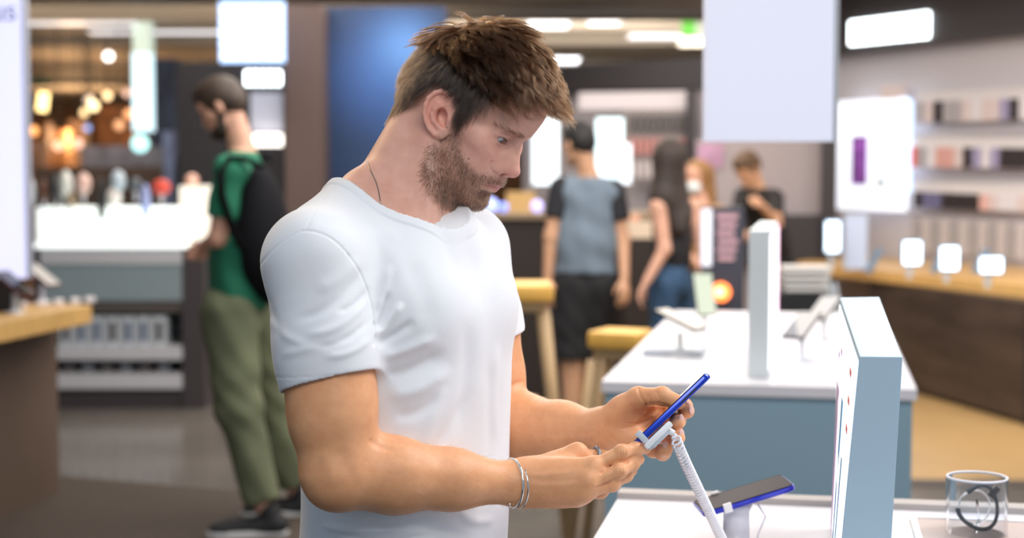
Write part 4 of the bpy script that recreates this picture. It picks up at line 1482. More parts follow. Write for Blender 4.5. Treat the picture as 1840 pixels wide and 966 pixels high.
# ---- near (right) hand, seen from its back
def right_hand():
    w = WrR
    J = {
        'index': [V3(1066, 838, 2.100), V3(1117, 812, 2.105), V3(1143, 806, 2.120), V3(1160, 805, 2.128)],
        'middle': [V3(1058, 864, 2.088), V3(1113, 846, 2.092), V3(1137, 832, 2.115), V3(1148, 825, 2.130)],
        'ring': [V3(1050, 883, 2.090), V3(1100, 870, 2.098), V3(1125, 854, 2.120), V3(1136, 845, 2.132)],
        'pinky': [V3(1036, 890, 2.100), V3(1080, 883, 2.112), V3(1104, 868, 2.130), V3(1120, 858, 2.145)],
        'thumb': [V3(985, 838, 2.150), V3(1030, 818, 2.180), V3(1075, 822, 2.190), V3(1110, 822, 2.180)]}
    pr = []
    # back of the hand
    pr.append(FC(w, V3(950, 868, 2.125), .028, .030, TF * 0 + np.array([0, 1, 0]), .80, k=.02))
    for n_, r in (('index', .0145), ('middle', .0145), ('ring', .0135), ('pinky', .0125)):
        m = J[n_][0]
        st = lerp(w, m, .12)
        pr.append(RC(st, m, .0215, r, k=.018))
    pr.append(EL(V3(1005, 866, 2.115), (.046, .019, .030), k=.02))
    pr.append(RC(V3(950, 850, 2.14), V3(1020, 830, 2.150), .020, .0175, k=.02))
    pr.append(RC(V3(1000, 832, 2.140), V3(1038, 812, 2.150), .0145, .0115, k=.014))
    pr.append(RC(V3(1038, 812, 2.150), V3(1062, 830, 2.150), .0110, .0105, k=.012))
    f = []
    f += finger(J['thumb'], .0125, .0100)
    for n_, a, b in (('index', .0102, .0080), ('middle', .0102, .0080), ('ring', .0096, .0074), ('pinky', .0088, .0066)):
        f += finger(J[n_], a, b)
        pr.append(EL(J[n_][0] + np.array([0, -.002, 0]), a * 1.08, k=.010))
    return [Group(pr, k=.014), ] + [Group(f[i:], k=.004) for i in (0,)]


# ---- far (left) hand, palm open to the camera, phone lying across it
def left_hand():
    w = WrL
    J = {
        'index': [V3(1168, 728, 2.270), V3(1207, 724, 2.262), V3(1229, 730, 2.225), V3(1234, 738, 2.192)],
        'middle': [V3(1166, 752, 2.262), V3(1204, 752, 2.248), V3(1217, 755, 2.205), V3(1217, 759, 2.170)],
        'ring': [V3(1162, 776, 2.255), V3(1198, 784, 2.240), V3(1215, 786, 2.195), V3(1218, 786, 2.160)],
        'pinky': [V3(1146, 796, 2.245), V3(1174, 808, 2.225), V3(1191, 813, 2.190), V3(1197, 807, 2.165)],
        'thumb': [V3(1112, 742, 2.245), V3(1148, 713, 2.215), V3(1190, 711, 2.195), V3(1217, 722, 2.185)]}
    pr = []
    pr.append(RC(w, V3(1100, 768, 2.262), .0275, .027, k=.02))
    for n_, r in (('index', .0135), ('middle', .0130), ('ring', .0130), ('pinky', .0130)):
        m = J[n_][0]
        pr.append(RC(lerp(w, m, .1), m, .0215, r, k=.016))
    pr.append(EL(V3(1126, 736, 2.236), (.026, .018, .021), k=.016))                # thenar
    pr.append(RC(V3(1092, 757, 2.248), V3(1142, 716, 2.222), .0195, .0150, k=.014))
    pr.append(RC(V3(1095, 785, 2.245), V3(1145, 790, 2.232), .0185, .0150, k=.014))      # hypothenar
    pr.append(RC(V3(1150, 716, 2.215), V3(1168, 722, 2.255), .010, .011, k=.012))
    # palm hollow and creases
    pr.append(EL(V3(1150, 752, 2.205), (.017, .016, .017), k=.014, op='sub'))
    f = []
    f += finger(J['thumb'], .0150, .0110)
    for n_, a, b in (('index', .0110, .0112), ('middle', .0112, .0108), ('ring', .0110, .0106), ('pinky', .0102, .0098)):
        f += finger(J[n_], a, b, k=.0035)
    return [Group(pr, k=.014), Group(f, k=.005)]


NeckB = T(-.005, 0, 1.435)
NeckT = HP + HR @ (np.array([-.018, 0, -.030]) * HS)
torso_rows = [(.93, 0, 0, .160, .105), (1.05, .01, 0, .145, .098), (1.2, .012, 0, .158, .105), (1.31, .010, 0, .172, .112), (1.38, .0, 0, .150, .098), (1.43, -.008, 0, .105, .075), (1.47, -.012, 0, .06, .05)]
body_list = [LOFT(TO, TF, TL, torso_rows, k=.03)]
body_list += [RC(T(-.01, -.06, 1.415), ShR + np.array([0, 0, -.004]), .050, .056, k=.03), RC(T(-.01, .06, 1.415), ShL + np.array([0, 0, -.004]), .050, .056, k=.03)]
# neck, trapezius, neck muscle
nd = (NeckT - NeckB)
body_list += [FC(NeckB - np.array([0, 0, .02]), NeckT, .064, .054, TL, .98, k=.025),
              FC(T(-.045, 0, 1.43), HP + HR @ (np.array([-.062, 0, -.010]) * HS), .056, .046, TL, 1.08, k=.03),
              RC(T(-.035, -.035, 1.47), T(-.03, -.14, 1.415), .040, .040, k=.03),
              RC(T(-.035, .035, 1.47), T(-.03, .14, 1.415), .040, .040, k=.03),
              RC(T(.065, -.022, 1.425), HP + HR @ (np.array([-.02, -.058, -.02]) * HS), .0125, .016, k=.022),
              EL(HP + HR @ (np.array([.022, 0, -.085]) * HS), (.020, .022, .020), k=.025),
              ]
body_list += arm_prims(ShR, ElR, WrR, -1) + arm_prims(ShL, ElL, WrL, 1)
CORE = Group(body_list, k=.02)
rh, lh = right_hand(), left_hand()
rh[0].k = .014; rh[1].k = .005; lh[0].k = .014; lh[1].k = .005
BODY = Group([CORE] + rh + lh + [HEAD])
HS_BB = None

man = empty('person', (TO[0], TO[1], 0), 'man in a plain white T-shirt looking down at the blue phone in his hands', 'person')

Vb, Qb = polygonise(BODY, (-.46, 1.90, .90), (.30, 2.56, 1.80), .0013)
# orientation check: normals point outwards
Nn = vnormals(Vb, Qb)
smp = np.random.RandomState(0).choice(len(Vb), 300)
if (BODY.d(Vb[smp] + Nn[smp] * .002) - BODY.d(Vb[smp] - Nn[smp] * .002)).mean() < 0:
    Qb = Qb[:, ::-1]
Vb = relax(Vb, Qb, 1, .4)
Nb = vnormals(Vb, Qb)
CREASES = [((1147, 698), (1153, 716), (1163, 727), 2.6, -2.0), ((1163, 727), (1184, 725), (1203, 730), 2.6, -1.6), ((1179, 704), (1184, 713), (1187, 722), 1.9, -1.0), ((1163, 709), (1168, 716), (1170, 724), 1.9, -.9),
           ((1183, 729), (1166, 754), (1118, 769), 2.2, -1.3), ((1193, 735), (1178, 756), (1160, 768), 2.0, -1.0), ((1176, 738), (1157, 757), (1128, 760), 1.9, -.9), ((1188, 742), (1175, 762), (1150, 776), 1.8, -.7),
           ((1086, 744), (1083, 760), (1086, 782), 2.4, -.6), ((1090, 776), (1100, 787), (1112, 796), 2.4, -.7), ((1150, 735), (1166, 746), (1190, 748), 4, 1.0),
           ((1115, 805), (1114, 812), (1116, 822), 1.5, -.7), ((1119, 804), (1119, 812), (1120, 821), 1.5, -.8), ((1123, 804), (1124, 811), (1124, 819), 1.5, -.7),
           ((1112, 838), (1113, 843), (1115, 850), 1.4, -.4), ((1117, 836), (1118, 841), (1120, 848), 1.4, -.5), ((1080, 849), (1100, 838), (1128, 829), 2.2, -2.2), ((1072, 876), (1095, 865), (1118, 852), 2.0, -1.6),
           ((1148, 806), (1152, 801), (1156, 797), 1.6, -.3), ((940, 850), (985, 852), (1062, 842), 5, .7), ((940, 868), (990, 872), (1055, 866), 5, .6), ((950, 858), (1000, 864), (1050, 856), 5, -.5),
           ((885, 291), (882, 302), (891, 311), 2.8, -2.2), ((888, 296), (896, 303), (906, 310), 6, 1.0), ((864, 332), (878, 334), (892, 336), 1.9, -2.0), ((868, 329), (880, 330), (895, 331), 2.5, .5), ((871, 338), (880, 341), (888, 342), 3.5, 1.0), ((888, 307), (874, 318), (862, 331), 3.2, -.7), ((893, 260), (905, 265), (920, 260), 2.6, -.5), ((888, 237), (903, 237), (924, 247), 1.9, -.8), ((889, 251), (880, 250), (874, 246), 2.2, -.4),
           ((770, 262), (758, 290), (764, 330), 6, -1.0), ((745, 275), (738, 310), (748, 350), 8, .9), ((730, 280), (712, 320), (700, 360), 9, -.9), ((790, 345), (787, 360), (782, 380), 4, -.9),
           ((662, 786), (680, 800), (715, 812), 6, -1.6), ((905, 706), (925, 690), (946, 686), 4, -1.8), ((575, 800), (590, 840), (600, 880), 12, 1.2), ((600, 800), (625, 840), (640, 890), 14, -1.0),
           ((700, 905), (780, 898), (880, 888), 12, -.8), ((700, 830), (780, 845), (890, 850), 12, .8), ((940, 725), (1000, 740), (1070, 748), 8, .8), ((960, 775), (1010, 778), (1075, 776), 7, -.7)]
Vb = Vb + Nb * fold_field(Vb, Nb, CREASES)[:, None]
Nb = vnormals(Vb, Qb)
print('body', len(Vb))
me_body = np_mesh('body', Vb, Qb)

# ---- masks used for hair roots and skin tone
def in_poly(pts, poly):
    x, y = pts[:, 0], pts[:, 1]
    c = np.zeros(len(x), bool)
    n = len(poly)
    for i in range(n):
        x1, y1 = poly[i]
        x2, y2 = poly[(i + 1) % n]
        k = ((y1 > y) != (y2 > y)) & (x < (x2 - x1) * (y - y1) / (y2 - y1 + 1e-9) + x1)
        c ^= k
    return c


def soft_poly(pts, poly, r, rng, n=5):
    acc = np.zeros(len(pts))
    for _ in range(n):
        acc += in_poly(pts + rng.normal(0, r, pts.shape), poly)
    return acc / n


def side_px(L):
    """pixel where a head-local point (folded to the near side) is seen"""
    M = L.copy()
    M[:, 1] = -np.abs(M[:, 1])
    return project((M * HS) @ HR.T + HP)


HB_X = [-.2, -.0989, -.0715, -.0657, -.0518, -.0345, -.0001, .0150, .0290, .0332, .0362, .0479, .0562, .0777, .092, .105]
HB_Z = [-.070, -.066, -.036, -.006, .016, .046, .046, .0140, .0165, .032, .050, .070, .088, .106, .112, .130]


def hair_mask(L):
    return L[:, 2] - np.interp(L[:, 0], HB_X, HB_Z)


BEARD = [(815, 205), (835, 206), (829, 245), (829, 275), (842, 298), (858, 314), (870, 316), (890, 314), (910, 320), (915, 345), (885, 372), (850, 390), (815, 378), (790, 366), (768, 345), (758, 315), (764, 282), (776, 257), (800, 236), (812, 220)]
BROW = [(885, 222), (903, 226), (925, 235), (944, 243), (941, 250), (928, 247), (908, 236), (888, 226)]
LIPS = [(860, 331), (885, 331), (901, 333), (893, 345), (880, 345)]

rng = np.random.RandomState(7)
# ---- skin colouring: lips, flushed ears/nose, beard shadow; warm light painted into the arms
def smooth_(a, b, x):
    t = np.clip((x - a) / (b - a), 0, 1)
    return t * t * (3 - 2 * t)


Lh = HEAD.local(Vb)
x, y, z = Lh.T
sk = np.tile(np.array([.80, .45, .345]), (len(Vb), 1))
inhead = (np.linalg.norm(Lh - np.array([0, 0, .01]), axis=1) < .17)
arms = (Vb[:, 2] < 1.36)


def blob(c, r):
    return np.exp(-(((Lh - np.array(c)) / np.array(r))**2).sum(1))


def mixc(m, c):
    global sk
    m = np.clip(m, 0, 1)[:, None]
    sk = sk * (1 - m) + np.array(c) * m


mixc(smooth_(1.42, 1.30, Vb[:, 2]) * .9, (.82, .40, .185))  # orange of the warm ambient light, put into the arm colour
ay = np.abs(y)
for s in (-1, 1):
    mixc(.55 * blob((.066, s * .045, -.005), (.03, .03, .025)), (.80, .36, .30))
    mixc(.7 * blob((-.01, s * .09, .01), (.035, .02, .045)), (.80, .33, .26))
mixc(.7 * blob((.115, 0, -.022), (.02, .02, .018)), (.78, .33, .28))
# lips
lipz = np.where(z > -.0532, (-z - .0440) / .0095, 1)
lip = (x > .080) * (ay < .0255) * np.exp(-((z + .0535 + .0 * ay) / (.0078 * np.clip(1 - (ay / .027)**2, .05, 1)))**4)
mixc(.85 * lip * inhead, (.60, .27, .25))
# follicle shadow under the stubble, scalp under the hair, brows
sp = side_px(Lh)
near_head = np.linalg.norm(Lh - np.array([0, 0, .0]), axis=1) < .19
bm_ = soft_poly(sp, BEARD, 4, rng, 8) * near_head
mixc(.50 * bm_ * (1 - np.clip(lip * 1.5, 0, 1)), (.34, .22, .16))
hmask = np.clip(hair_mask(Lh) / .006, 0, 1) * near_head * (np.abs(y) < .0815)
earm = np.exp(-(((Lh - np.array([-.008, 0, .010])) * np.array([1, 0, 1]) / .036)**2).sum(1)) * (ay > .0785)
mixc(.85 * hmask * (earm < .3), (.10, .06, .04))
mixc(.45 * soft_poly(sp, BROW, 2, rng, 6) * near_head, (.22, .13, .09))
# mole on the cheek
for (mx, my) in ((842, 285), (803, 229)):
    q = project(Vb)
    m = np.exp(-(((q[:, 0] - mx)**2 + (q[:, 1] - my)**2) / 1.6**2)) * (y < 0) * inhead
    mixc(m, (.12, .05, .03))
ca = me_body.color_attributes.new('tint', 'FLOAT_COLOR', 'POINT')
ca.data.foreach_set('color', np.concatenate([sk, np.ones((len(sk), 1))], 1).astype(np.float32).ravel())

m_skin = mat('skin', (.8, .5, .4), .47, sss=.12)
nt = m_skin.node_tree
pb = nt.nodes['Principled BSDF']
an = nt.nodes.new('ShaderNodeAttribute'); an.attribute_name = 'tint'
tcn = nt.nodes.new('ShaderNodeTexCoord')
nz = nt.nodes.new('ShaderNodeTexNoise'); nz.inputs['Scale'].default_value = 55; nz.inputs['Detail'].default_value = 6
nt.links.new(tcn.outputs['Object'], nz.inputs[0])
mxn = nt.nodes.new('ShaderNodeMix'); mxn.data_type = 'RGBA'; mxn.blend_type = 'MULTIPLY'
rmp = nt.nodes.new('ShaderNodeValToRGB')
rmp.color_ramp.elements[0].position = .35; rmp.color_ramp.elements[0].color = (.93, .88, .86, 1)
rmp.color_ramp.elements[1].position = .65; rmp.color_ramp.elements[1].color = (1, 1, 1, 1)
nt.links.new(nz.outputs['Fac'], rmp.inputs[0])
mxn.inputs[0].default_value = 1
nt.links.new(an.outputs['Color'], mxn.inputs[6]); nt.links.new(rmp.outputs[0], mxn.inputs[7])
nt.links.new(mxn.outputs[2], pb.inputs['Base Color'])
nz2 = nt.nodes.new('ShaderNodeTexNoise'); nz2.inputs['Scale'].default_value = 520; nz2.inputs['Detail'].default_value = 3
nt.links.new(tcn.outputs['Object'], nz2.inputs[0])
bpn = nt.nodes.new('ShaderNodeBump'); bpn.inputs['Strength'].default_value = .25; bpn.inputs['Distance'].default_value = .001
nt.links.new(nz2.outputs['Fac'], bpn.inputs['Height']); nt.links.new(bpn.outputs[0], pb.inputs['Normal'])
body_o = link_mesh('body', me_body, m_skin, man)

# ---- eyes
def hloc(v):
    return HP + HR @ (np.array(v) * HS)


m_scl = mat('sclera', (.60, .57, .56), .12, coat=.6)
m_iris = mat('iris', (.20, .30, .36), .15, coat=.8, noise=(900, .4))
m_pup = mat('pupil', (.01, .01, .01), .08, coat=.8)
gz = np.array([.88, .02, -.42]); gz /= np.linalg.norm(gz)
for s in (-1, 1):
    c = np.array([.0700, s * .0300, .0205])
    g2 = np.array([.88, .02 if s < 0 else -.06, -.36]); g2 /= np.linalg.norm(g2)
    e = MB().sphere(Vector(hloc(c)), .0131 * HS, seg=32).build('eyeball', m_scl, man, True)
    q = Vector(HR @ g2).to_track_quat('Z', 'Y').to_matrix()
    ir = MB().sphere(Vector(hloc(c + g2 * .0104)), .0060 * HS, (1, 1, .52), 24, q).build('iris', m_iris, e, True)
    MB().sphere(Vector(hloc(c + g2 * .0132)), .0026 * HS, (1, 1, .35), 16, q).build('pupil', m_pup, e, True)

# ---- hair
def hair_mat(name, color, rough=.35):
    m = bpy.data.materials.new(name)
    m.use_nodes = True
    nt = m.node_tree
    nt.nodes.remove(nt.nodes['Principled BSDF'])
    h = nt.nodes.new('ShaderNodeBsdfHairPrincipled')
    h.model = 'CHIANG'
    h.parametrization = 'COLOR'
    h.inputs['Color'].default_value = (*color, 1)
    h.inputs['Roughness'].default_value = rough
    h.inputs['Radial Roughness'].default_value = .45
    info = nt.nodes.new('ShaderNodeHairInfo')
    mx = nt.nodes.new('ShaderNodeMix'); mx.data_type = 'RGBA'
    mx.inputs[6].default_value = (*[c * .55 for c in color], 1)
    mx.inputs[7].default_value = (*[min(1, c * 1.5) for c in color], 1)
    nt.links.new(info.outputs['Random'], mx.inputs[0])
    nt.links.new(mx.outputs[2], h.inputs['Color'])
    nt.links.new(h.outputs[0], nt.nodes['Material Output'].inputs[0])
    return m


SKULL = Group([HEAD_PLAIN, Group([p for p in body_list if isinstance(p, FC)], k=.02)])


def sk_d(Lp):     # scalp distance in head-local units
    return SKULL.d((Lp * HS) @ HR.T + HP) / HS


def sk_n(Lp):
    G = np.zeros_like(Lp)
    for a in range(3):
        o = np.zeros(3); o[a] = .002
        G[:, a] = sk_d(Lp + o) - sk_d(Lp - o)
    return G / np.maximum(np.linalg.norm(G, axis=1, keepdims=True), 1e-9)


def scalp_points(n, rng):
    d = rng.normal(size=(n, 3))
    d /= np.linalg.norm(d, axis=1, keepdims=True)
    o = np.array([-.005, 0, .03])
    t = np.full(n, .04)
    for _ in range(26):
        e = sk_d(o + d * t[:, None])
        t += np.clip(-e, -.01, .02) * .8
    p = o + d * t[:, None]
    w = hair_mask(p) + rng.normal(0, .0035, n)
    ok = (w > 0) & (np.abs(sk_d(p)) < .003) & (p[:, 2] > -.085)
    # keep the ear free
    ear_ = (np.abs(p[:, 1]) > .055) & (np.hypot((p[:, 0] + .004) / .026, (p[:, 2] - .004) / .040) < 1)
    return p[ok & ~ear_]


def smooth(a, b, x):
    t = np.clip((x - a) / (b - a), 0, 1)
    return t * t * (3 - 2 * t)


def topness(p):
    # 1 on the top, 0 on the faded sides / nape
    return smooth(.070, .112, p[:, 2] + .35 * np.clip(p[:, 0] - .02, 0, .1) - .05 * np.clip(-p[:, 0] - .04, 0, .1)) 


def lift_of(p):
    tp = topness(p)
    side = .006 + .016 * smooth(.0, .085, p[:, 2])
    back = .003 + .042 * smooth(-.060, .065, p[:, 2])
    bk = smooth(.02, .09, -p[:, 0])
    base = side * (1 - bk) + back * bk
    return base * (1 - tp) + .056 * tp * (1 - .30 * smooth(.02, .1, p[:, 0]))


DOWN = np.array([.56, 0, -.83])


def guides(p0, rng, top, M=13):
    n = len(p0)
    tp = topness(p0)
    L_ = np.where(top, .028 + .044 * smooth(.3, .9, tp) + .014 * rng.rand(n) - .010 * smooth(.06, .1, p0[:, 0]) * smooth(.02, .04, np.abs(p0[:, 1])), 0)
    nape = smooth(-.06, .05, p0[:, 2])
    L_ = np.where(top, L_, .008 + .028 * nape + .014 * tp + .006 * rng.rand(n))
    L_ = L_ * (1 - .5 * (np.abs(p0[:, 1]) > .055) * (p0[:, 2] < .066) * (p0[:, 0] > -.045) * (p0[:, 0] < .012))
    layer = .55 + .45 * rng.rand(n)**.7
    ph = rng.rand(n) * 6.28
    wl = .046 + .020 * rng.rand(n)
    amp = np.where(top, .38 + .22 * rng.rand(n), .12)
    side_dir = rng.normal(0, .12, n)
    pts = [p0 - sk_n(p0) * .001]
    p = p0.copy()
    ds = L_ / (M - 1)
    for k in range(1, M):
        s = k / (M - 1)
        nrm = sk_n(p)
        d = sk_d(p)
        sg = np.sign(p[:, 1])
        tpc = topness(p)
        f_top = np.stack([np.ones(n), .10 * sg - .20 + side_dir, -.12 - 0 * sg], 1)
        f_side = np.stack([.15 + .0 * p[:, 0] - .25 * smooth(-.03, -.06, p[:, 0]), .0 * sg, -np.ones(n)], 1)
        f_back = np.stack([-.2 * np.ones(n), 0 * sg, -np.ones(n)], 1)
        bk = smooth(.055, .110, -p[:, 0])[:, None]
        w = (np.where(top, np.maximum(tpc, .78), tpc * .35))[:, None]
        fl = f_top * w + f_side * (1 - w)
        fl = fl * (1 - bk) + f_back * bk
        lat_ = 3.2 * bk[:, 0] * (1 - bk[:, 0])
        fl = fl + np.stack([0 * sg, np.where(np.abs(p[:, 1]) < .012, -1.0, sg) * lat_, 0 * sg], 1)
        over = smooth(.088, .125, p[:, 0])[:, None]
        fl = fl * (1 - over) + (DOWN * .70 + np.array([.85, 0, .50])) * over
        tl = fl - nrm * (fl * nrm).sum(1, keepdims=True) * (1 - over)
        tl /= np.maximum(np.linalg.norm(tl, axis=1, keepdims=True), 1e-6)
        tgt = lift_of(p) * layer * smooth(0, .35, np.full(n, s)) * np.where(top, 1, 1)
        v = np.clip((tgt - d) / np.maximum(ds, 1e-5) * .5, -.7, .50) * (1 - .75 * over[:, 0])
        b = np.cross(nrm, tl)
        arc = s * L_
        wv = np.sin(arc / wl * 6.28 + ph) * amp
        wn = np.cos(arc / wl * 6.28 + ph * 1.7) * amp * .22
        curl = over[:, 0] * 1.3
        di = tl + nrm * (v + wn)[:, None] + b * (wv * (1 + curl))[:, None]
        di /= np.linalg.norm(di, axis=1, keepdims=True)
        p = p + di * ds[:, None]
        e = sk_d(p)
        push = np.clip(.0012 + .002 * s - e, 0, .01)
        p = p + nrm * push[:, None]
        pts.append(p.copy())
    return np.stack(pts, 1)


def grow(n_guides, per, top, spread, clump, rng):
    p0 = scalp_points(n_guides, rng)
    tp = topness(p0) + rng.normal(0, .12, len(p0))
    p0 = p0[(tp > .30) if top else (tp <= .55)]
    G = guides(p0, rng, top)
    n, M, _ = G.shape
    nr = sk_n(p0)
    out = []
    s = np.linspace(0, 1, M)
    for _ in range(per):
        o = rng.normal(0, spread, (n, 3))
        o -= nr * (o * nr).sum(1, keepdims=True)
        w = (1 - clump * s**.8)[None, :, None]
        j = rng.normal(0, .0007, (n, 1, 3)) * s[None, :, None]
        ln = (.75 + .30 * rng.rand(n))
        # shorten by resampling
        idx = np.clip(ln[:, None] * np.arange(M)[None], 0, M - 1)
        i0 = np.floor(idx).astype(int); i1 = np.minimum(i0 + 1, M - 1); f = (idx - i0)[..., None]
        R_ = np.take_along_axis(G, i0[..., None].repeat(3, 2), 1) * (1 - f) + np.take_along_axis(G, i1[..., None].repeat(3, 2), 1) * f
        out.append(R_ + o[:, None] * w + j)
    A = np.concatenate(out)
    # keep roots on the scalp
    r = A[:, 0]
    e = sk_d(r)
    A -= (sk_n(r) * (e + .0008)[:, None])[:, None, :] * (1 - s)[None, :, None]
    return (A * HS) @ HR.T + HP


m_hair = hair_mat('brown_hair', (.034, .0140, .0052), .24)
m_hair_s = hair_mat('dark_hair', (.030, .021, .016), .36)
tap = np.linspace(1, .35, 13)
rg = np.random.RandomState(3)
HT = grow(4200, 36, True, .0040, .56, rg)
HD = grow(9000, 9, False, .0022, .45, rg)
print('hair strands', len(HT), len(HD))
prop(strands('hair', HT, .00014 * tap, m_hair, man), label='wavy brown hair on top', kind='stuff')
prop(strands('hair', HD, .00013 * tap, m_hair_s, man), label='short darker hair on the sides', kind='stuff')

# ---- beard, eyebrows, lashes: roots sampled on the head
hv = np.where(near_head)[0]


def root_sample(prob, n, rng):
    p = prob[hv].astype(float)
    if p.sum() <= 0:
        return np.zeros(0, int)
    return hv[rng.choice(len(hv), n, p=p / p.sum())]


def short_strands(idx, length, dirl, nw, rng, M=4, jit=.25, curve=.3):
    n = len(idx)
    r = Vb[idx] + rng.normal(0, .0007, (n, 3))
    nn = Nb[idx]
    r = r - nn * ((r - Vb[idx]) * nn).sum(1, keepdims=True)
    d = dirl @ HR.T
    d = d - nn * (d * nn).sum(1, keepdims=True)
    d /= np.maximum(np.linalg.norm(d, axis=1, keepdims=True), 1e-6)
    d = d + rng.normal(0, jit, (n, 3))
    ln = length * (.6 + .6 * rng.rand(n))
    s = np.linspace(0, 1, M)
    out = r[:, None] - nn[:, None] * .0003 + (nn * nw)[:, None] * (s * (1 - curve * s))[None, :, None] * ln[:, None, None] + d[:, None] * (s**1.3)[None, :, None] * ln[:, None, None]
    return out


Lx = Lh
lipm = soft_poly(sp, LIPS, 1.5, rg, 6)
bp = soft_poly(sp, BEARD, 5, rg, 10) * (1 - np.clip(lipm * 1.2, 0, 1)) * (1 - np.clip(lip * 2, 0, 1))
bp = bp * ((np.abs(Lx[:, 1]) < .0745) | (Lx[:, 2] < -.036)) * (Lx[:, 2] < .015) * (1 - .8 * blob((.108, 0, -.034), (.012, .02, .006)))
bp *= (.35 + .65 * smooth(.0, -.05, Lx[:, 2])) * (.65 + .35 * np.exp(-((Lx[:, 2] + .042) / .01)**2) + .4 * (Lx[:, 2] < -.07))
idx = root_sample(bp * (Nb @ np.array([0, 0, 1]) < .95), 20000, rg)
dl = np.stack([.25 + 0 * Lx[idx, 0] - .6 * smooth(.06, .0, Lx[idx, 0]), np.zeros(len(idx)), -np.ones(len(idx))], 1)
m_beard = hair_mat('beard_hair', (.045, .027, .018), .4)
prop(strands('beard', short_strands(idx, .0052, dl, .55, rg), .00011 * np.array([1, .9, .7, .4]), m_beard, man), kind='stuff')
brp = soft_poly(sp, BROW, 1.6, rg, 8)
idx = root_sample(brp, 620, rg)
dl = np.stack([-.35 + 0 * Lx[idx, 0], np.sign(Lx[idx, 1]) * 1.0, .25 + 0 * Lx[idx, 0]], 1)
prop(strands('eyebrows', short_strands(idx, .0070, dl, .24, rg, jit=.12), .00015 * np.array([1, .9, .7, .4]), hair_mat('brow_hair', (.045, .028, .018), .4), man), kind='stuff')
ls = []
for s in (-1, 1):
    for t in np.linspace(-1, 1, 46):
        a = np.array([.0690, s * .0325, .0205])
        x_ = .0130 * t
        b0 = np.array([.0845 - .0060 * t * t, s * (.0300 + x_ * 1.05), .0236 - .0030 * t * t + .20 * x_])
        o = np.array([.7, s * .25 * t, -.35]) * .0065
        q = np.stack([b0, b0 + o * .5 + [0, 0, -.0010], b0 + o + [0, 0, .0008]])
        ls.append(q)
ls = np.array(ls)
prop(strands('eyelashes', (ls * HS) @ HR.T + HP, .00012 * np.array([1, .8, .3]), hair_mat('lash_hair', (.01, .008, .006), .4), man), kind='stuff')
# fine golden hair on the forearms
fa = np.zeros(len(Vb))
for El_, Wr_ in ((ElR, WrR), (ElL, WrL)):
    ab = Wr_ - El_
    t = ((Vb - El_) @ ab) / (ab @ ab)
    dd_ = np.linalg.norm(Vb - El_ - np.clip(t, 0, 1.25)[:, None] * ab, axis=1)
    fa += (t > .05) * (t < 1.15) * (dd_ < .058)
ii = np.where(fa > 0)[0]
ii = ii[rg.choice(len(ii), 5200)]
near_r = np.linalg.norm(Vb[ii] - WrR, axis=1) < np.linalg.norm(Vb[ii] - WrL, axis=1)
dd_ = np.where(near_r[:, None], (WrR - ElR), (WrL - ElL)) + np.array([0, 0, -.12])
prop(strands('arm_hair', short_strands(ii, .0075, dd_ @ HR, .45, rg, jit=.35), .00005 * np.array([1, .9, .7, .4]), hair_mat('arm_hair', (.30, .17, .07), .4), man), kind='stuff')
# ---- T-shirt
m_shirt = mat('white_cotton', (.80, .81, .84), .85, bump=(900, .18), sheen=.2)
s_rows = [(.90, 0, 0, .180, .132), (1.00, .012, 0, .176, .128), (1.10, .014, 0, .178, .126), (1.22, .014, 0, .184, .128), (1.31, .012, 0, .190, .130), (1.37, .006, 0, .176, .120), (1.42, .004, 0, .140, .110), (1.455, .000, 0, .100, .092), (1.50, -.002, 0, .080, .070)]
axR = (ElR - ShR) / np.linalg.norm(ElR - ShR)
axL = (ElL - ShL) / np.linalg.norm(ElL - ShL)
HEM_R = lerp(ShR, ElR, .585)
HEM_L = lerp(ShL, ElL, .50)


def cut(point, normal):
    n = np.array(normal, float)
    n /= np.linalg.norm(n)
    return FN(lambda P, p=np.array(point), n=n: (P - p) @ n, point, 9, k=.001, op='int')


hemn = axR + np.array([.10, 0, 0])
sleeveR = Group([RC(ShR + axR * .01, lerp(ShR, ElR, .45), .070, .067, k=.02),
                 FC(lerp(ShR, ElR, .42), lerp(ShR, ElR, .74), .067, .0665, np.array([1.0, 0, 0]), 1.0, k=.02),
                 cut(HEM_R, hemn),
                 RC(lerp(ShR, ElR, .57), lerp(ShR, ElR, .80), .0640, .0640, k=.001, op='sub')], k=.022)
sleeveL = Group([RC(ShL + axL * .01, lerp(ShL, ElL, .45), .066, .066, k=.02),
                 RC(lerp(ShL, ElL, .40), lerp(ShL, ElL, .70), .066, .064, k=.02),
                 cut(HEM_L, axL),
                 RC(lerp(ShL, ElL, .49), lerp(ShL, ElL, .80), .0600, .0600, k=.001, op='sub')], k=.022)
NH0, NH1 = T(-.030, 0, 1.45), T(.035, -.006, 1.60)
torsoS = Group([LOFT(TO, TF, TL, s_rows, k=.03),
                RC(T(-.01, -.06, 1.418), ShR + np.array([0, 0, -.002]), .056, .066, k=.03),
                RC(T(-.01, .06, 1.418), ShL + np.array([0, 0, -.002]), .056, .062, k=.03),
                RC(T(-.036, -.030, 1.476), T(-.03, -.14, 1.420), .044, .046, k=.03),
                RC(T(-.036, .030, 1.476), T(-.03, .14, 1.420), .044, .046, k=.03),
                EL(T(.075, -.075, 1.325), (.055, .06, .06), R=np.stack([TF, TL, np.array([0, 0, 1.0])], 1), k=.05),
                EL(T(.075, .075, 1.325), (.055, .06, .06), R=np.stack([TF, TL, np.array([0, 0, 1.0])], 1), k=.05)])
NHC = V3(690, 358, 2.245)
NHcyl = FC(NHC + TF * .010 - np.array([0, 0, .10]), NHC + TF * .06 + np.array([0, 0, .20]), .105, .125, TL, .79)
NHn = TF * .31 - TL * .20 + np.array([0, 0, 1.0]); NHn /= np.linalg.norm(NHn)


